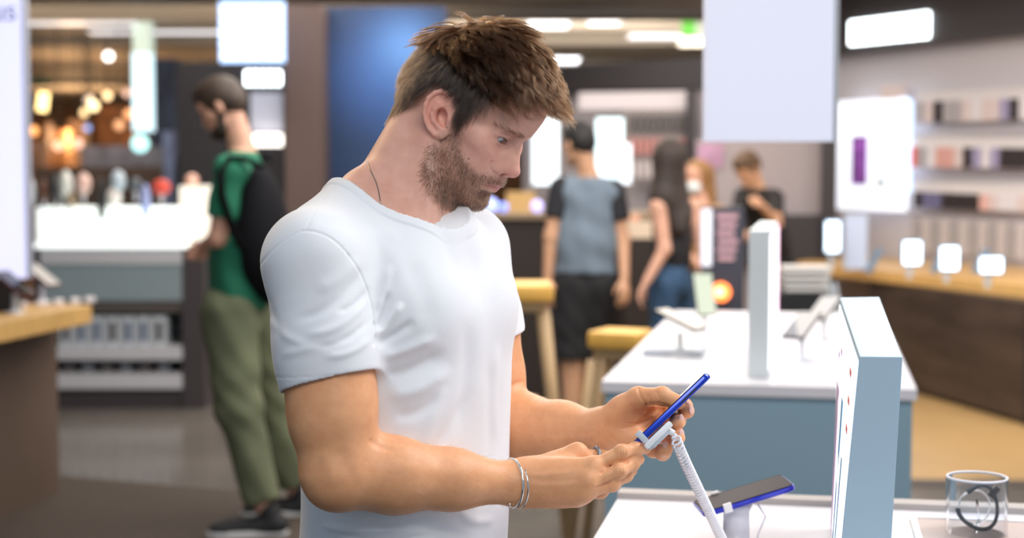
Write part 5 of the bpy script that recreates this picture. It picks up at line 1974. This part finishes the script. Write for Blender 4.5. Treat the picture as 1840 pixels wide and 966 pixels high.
def neck_hole(P):
    return smax(NHcyl.d(P), -((P - NHC) @ NHn), .012)


SHIRT = Group([torsoS, sleeveR, sleeveL,
               FN(neck_hole, V3(692, 346, 2.245), .3, k=.002, op='sub')])
SHIRT.prims[1].k = .022
SHIRT.prims[2].k = .022
Vs, Qs = polygonise(SHIRT, (-.50, 1.90, .88), (.12, 2.60, 1.58), .0022)
Nn = vnormals(Vs, Qs)
smp = np.random.RandomState(0).choice(len(Vs), 300)
if (SHIRT.d(Vs[smp] + Nn[smp] * .002) - SHIRT.d(Vs[smp] - Nn[smp] * .002)).mean() < 0:
    Qs = Qs[:, ::-1]
Vs = relax(Vs, Qs, 5, .5)
Ns = vnormals(Vs, Qs)
print('shirt', len(Vs))

# folds: long gaussian ridges (+) and grooves (-), laid over the cloth
FOLDS = [
    # sleeve, pulled folds under the shoulder seam
    ((520, 575), (600, 545), (660, 470), 9, -2.0), ((540, 600), (610, 585), (664, 530), 8, 2.0), ((552, 622), (620, 610), (668, 565), 7, -2.2),
    ((500, 640), (560, 625), (640, 610), 8, 1.4), ((575, 640), (630, 632), (668, 602), 7, 1.6), ((478, 560), (510, 600), (560, 620), 8, 1.3),
    ((475, 520), (490, 570), (510, 610), 8, -1.3), ((560, 520), (610, 500), (645, 455), 12, 1.6), ((600, 560), (640, 545), (665, 510), 6, -1.5),
    # armpit
    ((672, 606), (700, 575), (725, 540), 7, 3.2), ((674, 622), (712, 600), (748, 575), 8, -3.0), ((676, 598), (690, 560), (700, 520), 6, -2.6),
    ((680, 640), (730, 628), (790, 600), 10, 2.6), ((684, 672), (740, 664), (805, 625), 13, -3.0), ((690, 705), (750, 700), (815, 655), 14, 2.6),
    ((700, 742), (752, 740), (800, 700), 12, -2.0), ((672, 560), (690, 520), (700, 470), 8, 1.8),
    # body
    ((870, 470), (862, 600), (850, 760), 13, 1.8), ((840, 560), (836, 680), (822, 800), 12, -1.6), ((800, 690), (775, 760), (760, 815), 12, 1.8),
    ((880, 640), (882, 760), (878, 900), 9, -1.8), ((895, 610), (888, 700), (892, 800), 7, 1.6), ((760, 820), (800, 780), (850, 690), 10, -1.3),
    ((720, 470), (760, 520), (770, 600), 22, -1.6), ((830, 400), (850, 470), (858, 560), 14, -1.2), ((640, 400), (700, 450), (720, 520), 18, 1.2),
    ((780, 395), (800, 430), (830, 520), 12, -1.3), ((575, 940), (640, 952), (760, 945), 7, 2.0), ((600, 958), (700, 972), (800, 950), 7, -1.8), ((820, 905), (850, 935), (900, 925), 9, 1.8), ((650, 930), (720, 940), (860, 966), 8, -1.6),
    # near shoulder
    ((640, 370), (690, 410), (720, 440), 12, .9), ((560, 400), (610, 400), (650, 420), 10, -.7)]
SEAMS = [((543, 414), (588, 424), (626, 458), 1.6, -1.3), ((626, 458), (657, 512), (672, 580), 1.6, -1.5), ((543, 414), (500, 440), (464, 480), 1.6, -1.0),
         ((602, 330), (575, 365), (550, 411), 1.4, -.7), ((496, 678), (580, 676), (671, 664), 1.4, -.7), ((496, 681), (580, 679), (671, 667), 1.2, .3),
         ((672, 580), (674, 600), (672, 620), 2.2, -2.2)]


dF = fold_field(Vs, Ns, FOLDS, 1.45)
Vs = Vs + Ns * dF[:, None]
dS = fold_field(Vs, Ns, SEAMS)
Vs = Vs + Ns * dS[:, None]
# collar rib: a raised band along the neck opening
nh = SHIRT.prims[3]
dn = nh.d(Vs)
rib = smooth(.0155, .0130, dn) * smooth(1.40, 1.43, Vs[:, 2]) * (dn > .001)
Vs = Vs + Ns * (rib * .0020)[:, None]
me_s = np_mesh('t_shirt', Vs, Qs)
shirt_o = link_mesh('t_shirt', me_s, m_shirt, man)
shirt_o['label'] = 'plain white crew-neck T-shirt'

# ---- trousers and shoes (below the frame)
m_tr = mat('dark_trousers', (.05, .06, .09), .8)
HipR, HipL = T(-.01, -.09, .90), T(-.01, .09, .90)
KnR, KnL = T(.02, -.11, .50), T(.05, .10, .50)
AnR, AnL = T(-.02, -.12, .09), T(.02, .12, .09)
TR = Group([LOFT(TO, TF, TL, [(.80, 0, 0, .165, .115), (.90, 0, 0, .168, .118), (.985, 0, 0, .158, .108)], k=.03),
            RC(HipR, KnR, .092, .065, k=.03), RC(KnR, AnR, .065, .052, k=.02), RC(HipL, KnL, .092, .065, k=.03), RC(KnL, AnL, .065, .052, k=.02)])
Vt, Qt = polygonise(TR, (-.6, 1.8, -.02), (.3, 2.7, 1.05), .008)
Nn = vnormals(Vt, Qt)
if (TR.d(Vt + Nn * .004) - TR.d(Vt - Nn * .004)).mean() < 0: Qt = Qt[:, ::-1]
link_mesh('trousers', np_mesh('trousers', Vt, Qt), m_tr, man)


def shoe(An, fdir, name, m_up, m_sole, parent, sc=1.0, toe_up=0.0):
    """simple low shoe with its sole; An = ankle position"""
    R_ = Matrix(((fdir[0], -fdir[1], 0), (fdir[1], fdir[0], 0), (0, 0, 1)))
    f3 = np.array([fdir[0], fdir[1], 0]); l3 = np.array([-fdir[1], fdir[0], 0]); b = np.array([An[0], An[1], An[2] - .085 * sc])
    Rr = np.stack([f3, l3, np.array([0, 0, 1.0])], 1)
    g = Group([FC(b + (f3 * -.045 + [0, 0, .045]) * sc, b + (f3 * .12 + [0, 0, .038]) * sc, .040 * sc, .036 * sc, l3, 1.1, k=.02),
               EL(b + (f3 * .15 + [0, 0, .030]) * sc, (.060 * sc, .046 * sc, .034 * sc), R=Rr, k=.02),
               RC(b + (f3 * -.035 + [0, 0, .05]) * sc, b + (f3 * -.01 + [0, 0, .095]) * sc, .038 * sc, .040 * sc, k=.02),
               FN(lambda P: (b[2] + .022 * sc) - P[:, 2], b, 9, k=.002, op='int')])
    lo, hi = b - .28 * sc, b + .28 * sc
    V, Q = polygonise(g, lo, hi, .006 * sc)
    n_ = vnormals(V, Q)
    if (g.d(V + n_ * .003) - g.d(V - n_ * .003)).mean() < 0: Q = Q[:, ::-1]
    o = link_mesh('shoe', np_mesh('shoe', V, Q), m_up, parent)
    mb = MB()
    outl = [(-.082, .0), (-.078, .026), (-.05, .036), (.0, .036), (.07, .043), (.13, .048), (.18, .042), (.208, .022), (.215, 0), (.208, -.022), (.18, -.042), (.13, -.046), (.07, -.040), (0, -.036), (-.05, -.036), (-.078, -.026)]
    rings = []
    for z, k in ((0, .96), (.006, 1.0), (.026, 1.0), (.030, .97)):
        rings.append([mb.bm.verts.new(b + (f3 * x * k + l3 * y * k + [0, 0, z]) * sc) for x, y in outl])
    for A_, B_ in zip(rings, rings[1:]):
        for i in range(len(outl)):
            mb.bm.faces.new((A_[i], A_[(i + 1) % len(outl)], B_[(i + 1) % len(outl)], B_[i]))
    mb.bm.faces.new(rings[0][::-1]); mb.bm.faces.new(rings[-1])
    mb.build('sole', m_sole, o)
    return o


for A_ in (AnR, AnL):
    shoe(A_, TF[:2], 'shoe', mat('dark_leather', (.06, .04, .03), .4), mat('white_rubber', (.8, .8, .8), .6), man)

# ---- thin necklace lying on the neck
bvh = BVHTree.FromPolygons([Vector(v) for v in Vb[(Vb[:, 2] > 1.36)]], []) if False else None


def on_body(px, py, y0=2.0, off=.0012):
    """first point of the body seen through the pixel, lifted off the skin a little"""
    o = np.array([0, 0, CAMZ])
    d = np.array(P(px, py, 1.0)) - o
    d /= np.linalg.norm(d)
    ts = np.arange(y0, 2.7, .0015)
    e = BODY.d(o + d * ts[:, None])
    w = np.where(e < off)[0]
    return o + d * (ts[w[0]] if len(w) else ts[np.argmin(e)])


nk = [(660, 288), (663, 300), (668, 311), (675, 325), (680, 342), (683, 358), (684, 368)]
npts = [Vector(on_body(*q, off=.0008)) for q in nk]
cN = T(-.03, 0, 1.50)
# carry the chain round the back of the neck, hugging the skin
def hug(p, c):
    d = p - c; d /= np.linalg.norm(d)
    t = 0.02
    for _ in range(60):
        e = BODY.d((c + d * t)[None])[0]
        t += max(-e * .8, .0003)
        if e > .0006: break
    return c + d * t
back = []
MB().tube(back[::-1] + npts, .0009, n=6).build('necklace', mat('silver_chain', (.45, .38, .34), .3, 1.0), man, True)


# ---- bangles on the wrists
def bangle(c, axis, r, w, name, material, tilt=0.0, flat=(1, 1), sy=.80):
    ax = Vector(axis).normalized()
    u = ax.cross(Vector((0, 0, 1))).normalized()
    v = u.cross(ax)
    pts = [Vector(c) + u * (math.cos(a) * r * sy) + v * (math.sin(a) * r) + ax * (math.sin(a) * tilt) for a in [i * 2 * math.pi / 48 for i in range(48)]]
    return MB().tube(pts, w, n=8, closed=True).build(name, material, man, True)


m_silver = mat('polished_silver', (.75, .74, .72), .18, 1.0)
fxR = (WrR - ElR) / np.linalg.norm(WrR - ElR)
bangle(V3(921, 867, 2.123), fxR, .0325, .0022, 'bangle', m_silver, -.003, sy=1.16)
bangle(V3(929, 868, 2.125), fxR, .0325, .0016, 'bangle', m_silver, -.004, sy=1.22)
MB().tube([V3(916, 903, 2.098), V3(915.5, 912, 2.098)], .0012, n=6).build('bangle_end', m_silver, man, True)
_ta, _tb = V3(1058, 821, 2.183), V3(1084, 822, 2.190)
bangle((_ta + _tb) / 2, _tb - _ta, .0142, .0026, 'thumb_ring', mat('grey_steel', (.30, .33, .36), .35, .8), 0, sy=1.0)

# ---- finger nails
m_nail = mat('nail', (.74, .42, .36), .3, coat=.3)
LHJ = {'i': (V3(1238, 737, 2.186), (.72, -.66, .20), (-.1, -.5, -.9)), 'm': (V3(1223, 752, 2.166), (.62, -.74, .25), (.0, -.3, -1)), 'r': (V3(1224, 778, 2.156), (.62, -.74, .25), (.1, -.3, -1)), 'p': (V3(1196, 800, 2.160), (.35, -.80, .45), (.3, -.3, -1))}
for c_, n_, d_ in LHJ.values():
    n_ = np.array(n_) / np.linalg.norm(n_); d_ = np.array(d_, float); d_ -= n_ * (d_ @ n_); d_ /= np.linalg.norm(d_)
    t = 0.0
    c0_ = c_ - n_ * .004
    for _ in range(60):
        e = BODY.d((c0_ + n_ * t)[None])[0]
        if e > 0: break
        t += max(-e * .8, .0003)
    Rn = Matrix((Vector(d_), Vector(np.cross(n_, d_)), Vector(n_))).transposed()
    MB().sphere(Vector(c0_ + n_ * (t - .0007)), 1, (.0064, .0052, .0013), 16, Rn).build('fingernail', m_nail, man, True)
for c_ in (V3(1161, 803, 2.118),):
    Rn = Matrix((Vector((.95, -.1, .1)).normalized(), Vector((.15, .7, -.7)).normalized(), Vector((0, -.7, .7)).normalized())).transposed()
    MB().sphere(Vector(c_) + Vector((-.004, -.0045, .0035)), 1, (.0060, .0045, .0018), 16, Rn).build('fingernail', m_nail, man, True)
# ================================================================== people in the background
def arr(v): return np.array(v, float)


def head_group(c, f, up, s=1.0, beard=0):
    """simple head with face; f = facing direction, up = crown direction"""
    f = arr(f); f /= np.linalg.norm(f)
    up = arr(up); up = up - f * (up @ f); up /= np.linalg.norm(up)
    l = np.cross(up, f)
    R_ = np.stack([f, l, up], 1)
    pr = [EL((-.008, 0, .040), (.098, .076, .092), k=.02), EL((.045, 0, .060), (.052, .058, .046), k=.02), EL((.042, 0, -.016), (.050, .054, .060), k=.02),
          EL((.062, 0, -.048), (.038, .032, .030), k=.02), EL((.080, 0, -.088), (.018, .020, .017), k=.02), EL((.040, 0, -.066), (.044, .040, .026), k=.02),
          RC((.086, 0, .028), (.108, 0, -.014), .008, .011, k=.012), EL((.098, .012, -.024), (.011, .007, .009), k=.006), EL((.098, -.012, -.024), (.011, .007, .009), k=.006),
          RC((.099, -.014, -.047), (.099, .014, -.047), .005, .005, k=.008), RC((.096, -.012, -.060), (.096, .012, -.060), .006, .006, k=.008)]
    for q in (-1, 1):
        pr += [RC((.012, q * .050, -.055), (.074, q * .014, -.088), .014, .014, k=.022), EL((.094, q * .034, .020), (.018, .016, .010), k=.012, op='sub'),
               EL((-.008, q * .080, .0), (.018, .008, .032), k=.008), RC((.088, q * .010, .040), (.078, q * .040, .042), .008, .008, k=.016),
               EL((.060, q * .044, -.002), (.020, .018, .014), k=.02)]
    return Group(pr, arr(c), R_, s, k=.012), R_


def simple_hand(w, d, pn, s=1.0, curl=.4):
    """wrist w, direction d, palm normal pn: palm, four fingers, thumb"""
    d = arr(d) / np.linalg.norm(d); pn = arr(pn); pn = pn - d * (pn @ d); pn /= np.linalg.norm(pn)
    sd = np.cross(d, pn)
    pr = [FC(w, w + d * .075 * s, .022 * s, .026 * s, pn, .60, k=.012), EL(w + d * .055 * s, (.036 * s, .034 * s, .016 * s), R=np.stack([d, sd, pn], 1), k=.012)]
    for i, (o, L_) in enumerate(((-.030, .070), (-.010, .080), (.010, .075), (.029, .060))):
        a = w + (d * .088 + sd * o) * s
        b = a + (d * math.cos(curl) + pn * math.sin(curl)) * L_ * .5 * s
        c = b + (d * math.cos(curl * 2.2) + pn * math.sin(curl * 2.2)) * L_ * .5 * s
        pr += [RC(a, b, .0095 * s, .0085 * s, k=.004), RC(b, c, .0085 * s, .0075 * s, k=.004)]
    a = w + (d * .03 - sd * .028) * s
    b = a + (d * .035 - sd * .022 + pn * .012) * s
    pr += [RC(a, b, .012 * s, .010 * s, k=.010), RC(b, b + (d * .030 - sd * .004 + pn * .010) * s, .010 * s, .008 * s, k=.005)]
    return pr


def sculpt(name, g, lo, hi, h, material, parent, rel=1):
    V, Q = polygonise(g, lo, hi, h)
    n_ = vnormals(V, Q)
    e = h * .5
    if (g.d(V + n_ * e) - g.d(V - n_ * e)).mean() < 0:
        Q = Q[:, ::-1]
    V = relax(V, Q, rel, .5)
    return link_mesh(name, np_mesh(name, V, Q), material, parent), V, Q


def keep_plane(p, n):
    p = arr(p); n = arr(n) / np.linalg.norm(n)
    return FN(lambda P, p=p, n=n: (P - p) @ n, p, 99, k=.003, op='int')


def figure(sp):
    """sp: joints in world coordinates and clothing description"""
    J = {k: arr(v) for k, v in sp['J'].items()}
    s = sp.get('s', 1.0)
    root = empty('person', (J['pelvis'][0], J['pelvis'][1], 0), sp['label'], 'person')
    hg, R_ = head_group(J['head'], sp['face'], sp.get('up', (0, 0, 1)), s * .97)
    lat = J['shL'] - J['shR']; lat[2] = 0; lat /= np.linalg.norm(lat)
    fw = np.cross(lat, [0, 0, 1.0]) * 1.0
    chest = (J['shL'] + J['shR']) / 2 * .5 + (J['pelvis'] * .18 + J['neck'] * .32)
    ab = lerp(J['pelvis'], J['neck'], .35)
    wS = sp.get('w', 1.0)
    B = []
    B += [FC(J['pelvis'] - [0, 0, .02], ab, .085 * s, .078 * s, lat, 1.62 * wS, k=.05), FC(ab, lerp(J['pelvis'], J['neck'], .74), .080 * s, .092 * s, lat, 1.62 * wS, k=.05)]
    B += [RC(J['neck'] - [0, 0, .05], J['shL'], .050 * s, .050 * s, k=.04), RC(J['neck'] - [0, 0, .05], J['shR'], .050 * s, .050 * s, k=.04)]
    B += [RC(J['neck'], J['head'] + R_ @ arr((-.02, 0, -.035)), .055 * s, .050 * s, k=.03)]
    limbs = []
    for q in 'LR':
        if 'el' + q in J:
            limbs += [RC(J['sh' + q], J['el' + q], .048 * s, .038 * s, k=.03), RC(J['el' + q], J['wr' + q], .038 * s, .026 * s, k=.02)]
            B += limbs[-2:]
            d = J['wr' + q] - J['el' + q]
            B += simple_hand(J['wr' + q], d + np.array([0, 0, -.02]), fw * (1 if True else 1) + lat * (-.6 if q == 'L' else .6), s)
    legs = []
    for q in 'LR':
        legs += [RC(J['hip' + q], J['kn' + q], .082 * s, .056 * s, k=.04), RC(J['kn' + q], J['an' + q], .056 * s, .036 * s, k=.03), RC(lerp(J['kn' + q], J['an' + q], .1), lerp(J['kn' + q], J['an' + q], .5), .054 * s, .050 * s, k=.02)]
    B += legs
    body = Group(B + [hg])
    pts = np.array(list(J.values()))
    lo, hi = pts.min(0) - .22, pts.max(0) + .24
    lo[2] = max(lo[2], -.02)
    sculpt('body', body, lo, hi, sp.get('h', .0075), sp['skin'], root)
    # shirt
    T_ = sp['shirt']
    S = [FC(J['pelvis'] + [0, 0, T_.get('hem', -.04) - .03], ab, (.098 + T_.get('loose', 0)) * s, (.092 + T_.get('loose', 0)) * s, lat, 1.58 * wS, k=.05), FC(ab, lerp(J['pelvis'], J['neck'], .76), (.092 + T_.get('loose', 0) * .8) * s, .101 * s, lat, 1.62 * wS, k=.05),
         RC(J['neck'] - [0, 0, .055], J['shL'], .060 * s, .062 * s, k=.05), RC(J['neck'] - [0, 0, .055], J['shR'], .060 * s, .062 * s, k=.05)]
    if T_.get('tank'):
        S = S[:2]
        S += [RC(lerp(J['neck'], J['sh' + q], .55) - [0, 0, .06], lerp(J['neck'], J['sh' + q], .55) + [0, 0, .022], .030, .022, k=.03) for q in 'LR']
    sl = []
    if T_.get('sleeve', .55) > 0:
        for q in 'LR':
            if 'el' + q in J:
                e_ = lerp(J['sh' + q], J['el' + q], T_.get('sleeve', .55))
                sl.append(Group([RC(J['sh' + q], e_ + (J['el' + q] - J['sh' + q]) * .1, .064 * s, .060 * s), keep_plane(e_, J['el' + q] - J['sh' + q])], k=.02))
    SG = Group(S + (sl if not T_.get('sleeve_mat') else []) + [EL(J['neck'] + np.array([0, 0, .012]), (.060 * s, .060 * s, .050 * s), k=.004, op='sub'), keep_plane(J['pelvis'] + [0, 0, T_.get('hem', -.04)], [0, 0, -1])], post=lambda Q, d: d + .0045 * np.sin(Q[:, 2] * 26 + Q[:, 0] * 38) * np.sin(Q[:, 0] * 17 - Q[:, 2] * 13 + 1))
    so, Vq, Qq = sculpt('shirt' if not T_.get('tank') else 'tank_top', SG, lo, hi, sp.get('h', .0075), T_['mat'], root)
    if T_.get('sleeve_mat'):
        for g_ in sl:
            g2 = Group([RC(g_.prims[0].a, g_.prims[0].b, .0665 * s, .062 * s), g_.prims[1]])
            sculpt('sleeve', g2, lo, hi, .0085, T_['sleeve_mat'], root)
    # trousers
    K = sp['trousers']
    Lg = [FC(J['pelvis'] - [0, 0, .06], J['pelvis'] + [0, 0, .06], .100 * s, .090 * s, lat, 1.55 * wS, k=.05)]
    for q in 'LR':
        L_ = K['len']
        kn, an = J['kn' + q], J['an' + q]
        lo_ = K.get('loose', .012)
        c_ = [RC(J['hip' + q], kn, (.088 + lo_) * s, (.062 + lo_) * s, k=.05)]
        if L_ > 1:
            c_ += [RC(kn, an, (.060 + lo_) * s, (.040 + lo_) * s, k=.04)]
            pe = lerp(kn, an, L_ - 1)
            c_.append(keep_plane(pe, an - kn))
        else:
            pe = lerp(J['hip' + q], kn, L_)
            c_ = [RC(J['hip' + q], lerp(J['hip' + q], kn, L_ + .15), (.090 + lo_) * s, (.078 + lo_) * s, k=.05), keep_plane(pe, kn - J['hip' + q])]
        Lg.append(Group(c_, k=.04))
    sculpt('trousers' if K['len'] > 1 else 'shorts', Group(Lg, post=lambda Q, d: d + .005 * np.sin(Q[:, 2] * 34 + Q[:, 0] * 22 + 1.5 * np.sin(Q[:, 2] * 11)) * np.sin(Q[:, 0] * 31 + Q[:, 2] * 9)), lo, hi, .009, K['mat'], root)
    # shoes
    if sp.get('shoes'):
        up_, so_ = sp['shoes']
        for q in 'LR':
            d = arr(sp.get('toe', sp['face']))[:2].copy(); d /= np.linalg.norm(d)
            shoe(J['an' + q], d, 'shoe', up_, so_, root, s * sp.get('shoe_size', 1.0))
    # hair
    H = sp['hair']
    hs = s * .97
    hp = [EL((-.014, 0, .050), (.104, .084, .098), k=.01), EL((-.055, 0, .005), (.055, .070, .060), k=.03)]
    if H.get('top'):
        hp.append(EL((.030, 0, .100), (.070, .060, .045), k=.03))
    hp.append(EL((.105, 0, -.020), (.080, .110, .085), k=.010, op='sub'))
    hp.append(EL((.030, 0, -.090), (.110, .140, .075), k=.010, op='sub'))
    hgp = [Group(hp, J['head'], R_, hs)]
    for (a, b, r1, r2) in H.get('locks', []):
        hgp.append(RC(a, b, r1, r2, k=.05))
    HG = Group(hgp, k=.03)
    hl_ = pts.min(0) - .3
    o_, _, _ = sculpt('hair', HG, hl_, hi + .05, .007, H['mat'], root)
    return root, R_, J


def hmat(name, c):
    return mat(name, c, .55, noise=(60, .35, (1, 1, .2)), bump=(160, .6))


m_sk1 = mat('skin_light', (.66, .36, .25), .5)
m_sk2 = mat('skin_warm', (.58, .32, .19), .5)

# ---- man with the backpack
fw_ = arr((-.86, .10, -.50))
sp_ = dict(label='man in a green T-shirt and olive trousers with a black backpack', s=1.0, face=fw_, up=(-.45, .05, .9), skin=m_sk1, h=.0075, w=.92, toe=(-1, -.12, 0), shoe_size=1.14,
           J=dict(head=P(402, 196, 6.6), neck=P(436, 268, 6.6), shR=P(444, 300, 6.80), shL=P(412, 306, 6.42), elL=P(391, 428, 6.42), wrL=P(368, 440, 6.66), elR=P(418, 418, 6.92), wrR=P(380, 436, 7.05),
                  pelvis=P(426, 550, 6.6), hipL=P(412, 560, 6.52), hipR=P(448, 560, 6.70), knL=P(428, 730, 6.48), knR=P(480, 735, 6.80), anL=arr((P(472, 316, 6.45).x, 6.45, .088)), anR=arr((P(528, 316, 6.84).x, 6.84, .088))),
           shirt=dict(mat=mat('green_cotton', (.012, .155, .085), .8), sleeve=.70, hem=-.01, loose=.026), trousers=dict(mat=mat('olive_cotton', (.135, .150, .085), .85, noise=(8, .18)), len=1.88, loose=.034),
           shoes=(mat('black_knit', (.02, .02, .022), .7), mat('white_rubber', (.80, .80, .80), .6)), hair=dict(mat=hmat('dark_brown_hair', (.045, .028, .018)), top=1))
gm, gR, gJ = figure(sp_)
hc_ = gJ['head']
def gl_(v): return hc_ + gR @ (arr(v) * .97)
bd = Group([EL(gl_((.058, 0, -.078)), (.050, .050, .036), R=gR, k=.02), RC(gl_((.004, .060, -.02)), gl_((.040, .050, -.075)), .014, .022, k=.02), RC(gl_((.004, -.060, -.02)), gl_((.040, -.050, -.075)), .014, .022, k=.02)])
sculpt('beard', bd, hc_ - .2, hc_ + .2, .006, hmat('beard_dark', (.030, .020, .014)), gm)
# hand on the shoe laces, swoosh-free white flash and laces
bp_ = empty('backpack', tuple(P(492, 520, 6.72)), 'black backpack worn by the man in the green T-shirt', 'backpack')
bdir = arr((.93, .0, .10)); bdir /= np.linalg.norm(bdir)
bc_ = arr(P(474, 415, 6.56))
Rb = np.stack([arr((.97, -.05, .12)), arr((.05, 1, 0)), arr((-.12, 0, .99))], 1)
BP = Group([EL(bc_ + [0, 0, -.01], (.110, .165, .300), R=Rb, k=.02), EL(bc_ + [-.02, 0, -.06], (.110, .160, .215), R=Rb, k=.04), EL(bc_ + [.055, 0, -.12], (.070, .130, .115), R=Rb, k=.015)])
m_bpk = mat('black_nylon', (.012, .012, .014), .9, ior=1.15)
sculpt('bag_body', BP, bc_ - .5, bc_ + .5, .008, m_bpk, bp_)
for yy, nm in ((6.40, 'shoulder_strap'), (6.80, 'shoulder_strap')):
    pp = [P(470, 300, yy + .05), P(440, 284, yy), P(412, 282, yy - .02), P(396, 310, yy - .06), P(398, 350, yy - .07), P(420, 420, yy - .02), P(455, 480, yy + .05)]
    MB().tube(pp, .030, n=8, flat=(1, .35)).build(nm, m_bpk, bp_, True)
MB().tube([P(470, 290, 6.62), P(478, 276, 6.62), P(488, 290, 6.62)], .010, n=8).build('top_loop', m_bpk, bp_, True)

# ---- man in the grey T-shirt seen from behind
D = 8.6
m_gry = mat('grey_blue_cotton', (.155, .20, .25), .85, noise=(5, .12))
sp_ = dict(label='man in a grey T-shirt with dark sleeves and black shorts, seen from behind', s=1.0, face=(-.55, .70, -.15), skin=m_sk2, h=.008, w=1.0, toe=(.0, 1, 0),
           J=dict(head=P(1040, 262, D), neck=P(1058, 316, D), shL=P(1008, 338, D), shR=P(1102, 342, D), elL=P(990, 425, D - .03), wrL=P(984, 505, D - .05), elR=P(1120, 430, D - .02), wrR=P(1122, 500, D - .12),
                  pelvis=P(1052, 500, D), hipL=P(1026, 512, D), hipR=P(1078, 512, D), knL=P(1028, 655, D), knR=P(1064, 655, D + .10), anL=arr((P(1030, 316, D).x, D, .088)), anR=arr((P(1062, 316, D).x, D + .15, .088))),
           shirt=dict(mat=m_gry, sleeve=.62, hem=.03, loose=.016, sleeve_mat=mat('dark_cotton', (.016, .016, .020), .8)), trousers=dict(mat=mat('black_cotton', (.014, .013, .015), .85), len=.92, loose=.022),
           shoes=(mat('grey_knit', (.25, .26, .28), .7), mat('white_rubber', (.80, .80, .80), .6)), hair=dict(mat=hmat('black_hair', (.012, .010, .010)), top=1))
figure(sp_)

# ---- long-haired woman
m_wh = hmat('long_dark_hair', (.030, .018, .013))
hd = arr(P(1208, 292, D))
sp_ = dict(label='woman with long dark hair in a black tank top and blue jeans', s=.93, face=(.80, .55, -.10), skin=m_sk1, h=.0075, w=.85, toe=(.8, .5, 0),
           J=dict(head=hd, neck=P(1212, 345, D), shR=P(1184, 372, D - .10), shL=P(1244, 372, D + .12), elR=P(1194, 448, D - .14), wrR=P(1162, 505, D - .18), elL=P(1258, 430, D + .06), wrL=P(1262, 470, D - .05),
                  pelvis=P(1206, 492, D), hipR=P(1192, 512, D - .05), hipL=P(1222, 512, D + .07), knR=P(1190, 655, D - .04), knL=P(1226, 660, D + .12), anR=arr((P(1188, 316, D).x, D - .02, .085)), anL=arr((P(1228, 316, D).x, D + .15, .085))),
           shirt=dict(mat=mat('black_top', (.014, .012, .014), .8), sleeve=0, hem=.04, tank=True), trousers=dict(mat=mat('blue_denim', (.035, .085, .165), .8, noise=(6, .2)), len=1.9, loose=.004),
           shoes=(mat('white_canvas', (.6, .6, .6), .7), mat('white_rubber', (.80, .80, .80), .6)),
           hair=dict(mat=m_wh, locks=[(hd + [-.02, -.02, .03], hd + [-.05, -.06, -.20], .085, .075), (hd + [-.05, -.06, -.20], hd + [.02, -.10, -.36], .072, .045), (hd + [.0, .04, .0], hd + [.06, -.04, -.30], .07, .05)]))
figure(sp_)

# ---- woman with a face mask, facing the shop
D2_ = 10.4
hd = arr(P(1252, 322, D2_))
m_blh = hmat('golden_brown_hair', (.26, .13, .045))
sp_ = dict(label='woman with golden brown hair wearing a white face mask', s=.93, face=(-.55, -.80, -.12), skin=m_sk1, h=.009, w=.9, toe=(-.5, -.8, 0),
           J=dict(head=hd, neck=P(1262, 366, D2_), shL=P(1295, 385, D2_), shR=P(1234, 385, D2_), elL=P(1300, 445, D2_ - .1), wrL=P(1280, 470, D2_ - .3), elR=P(1228, 445, D2_ - .1), wrR=P(1250, 470, D2_ - .3),
                  pelvis=P(1264, 500, D2_), hipL=P(1276, 505, D2_), hipR=P(1252, 505, D2_), knL=P(1276, 615, D2_), knR=P(1252, 615, D2_), anL=arr((P(1276, 316, D2_).x, D2_, .085)), anR=arr((P(1252, 316, D2_).x, D2_, .085))),
           shirt=dict(mat=mat('ochre_top', (.40, .22, .08), .8), sleeve=.6, hem=.0), trousers=dict(mat=mat('dark_denim', (.03, .04, .07), .8), len=1.9, loose=.006),
           shoes=(mat('white_canvas', (.6, .6, .6), .7), mat('white_rubber', (.80, .80, .80), .6)),
           hair=dict(mat=m_blh, locks=[(hd + [.05, .03, .03], hd + [.09, .03, -.20], .075, .055), (hd + [-.04, .04, .0], hd + [-.06, .03, -.20], .06, .05), (hd + [.0, .06, .0], hd + [.0, .08, -.22], .08, .07)]))
mw, mR, mJ = figure(sp_)
sculpt('face_mask', Group([EL(hd + mR @ arr((.062, 0, -.045)), (.052, .056, .048), R=mR, k=.01)]), hd - .2, hd + .2, .006, mat('mask_white', (.68, .74, .76), .8), mw)

# ---- shop assistant in black, leaning over
D3 = 11.0
hd = arr(P(1345, 305, D3))
sp_ = dict(label='shop assistant in black with short brown hair, leaning forward behind the light box', s=1.0, face=(-.62, -.45, -.60), up=(-.35, -.3, .85), skin=m_sk2, h=.009, w=.95, toe=(-.6, -.7, 0),
           J=dict(head=hd, neck=P(1362, 338, D3 + .05), shL=P(1392, 356, D3 - .10), shR=P(1336, 352, D3 + .12), elL=P(1396, 400, D3 - .35), wrL=P(1372, 372, D3 - .55), elR=P(1318, 400, D3 - .10), wrR=P(1335, 420, D3 - .35),
                  pelvis=P(1392, 478, D3 + .25), hipL=P(1402, 485, D3 + .2), hipR=P(1380, 485, D3 + .3), knL=P(1402, 595, D3 + .2), knR=P(1380, 595, D3 + .3), anL=arr((P(1402, 316, D3).x, D3 + .2, .088)), anR=arr((P(1380, 316, D3).x, D3 + .3, .088))),
           shirt=dict(mat=mat('black_shirt', (.014, .012, .012), .8), sleeve=.75, hem=-.02, loose=.01), trousers=dict(mat=mat('black_cotton', (.014, .013, .015), .85), len=1.9, loose=.010),
           shoes=(mat('black_knit', (.02, .02, .022), .7), mat('black_sole', (.03, .03, .03), .6)), hair=dict(mat=hmat('brown_short_hair', (.10, .055, .028)), top=1))
figure(sp_)
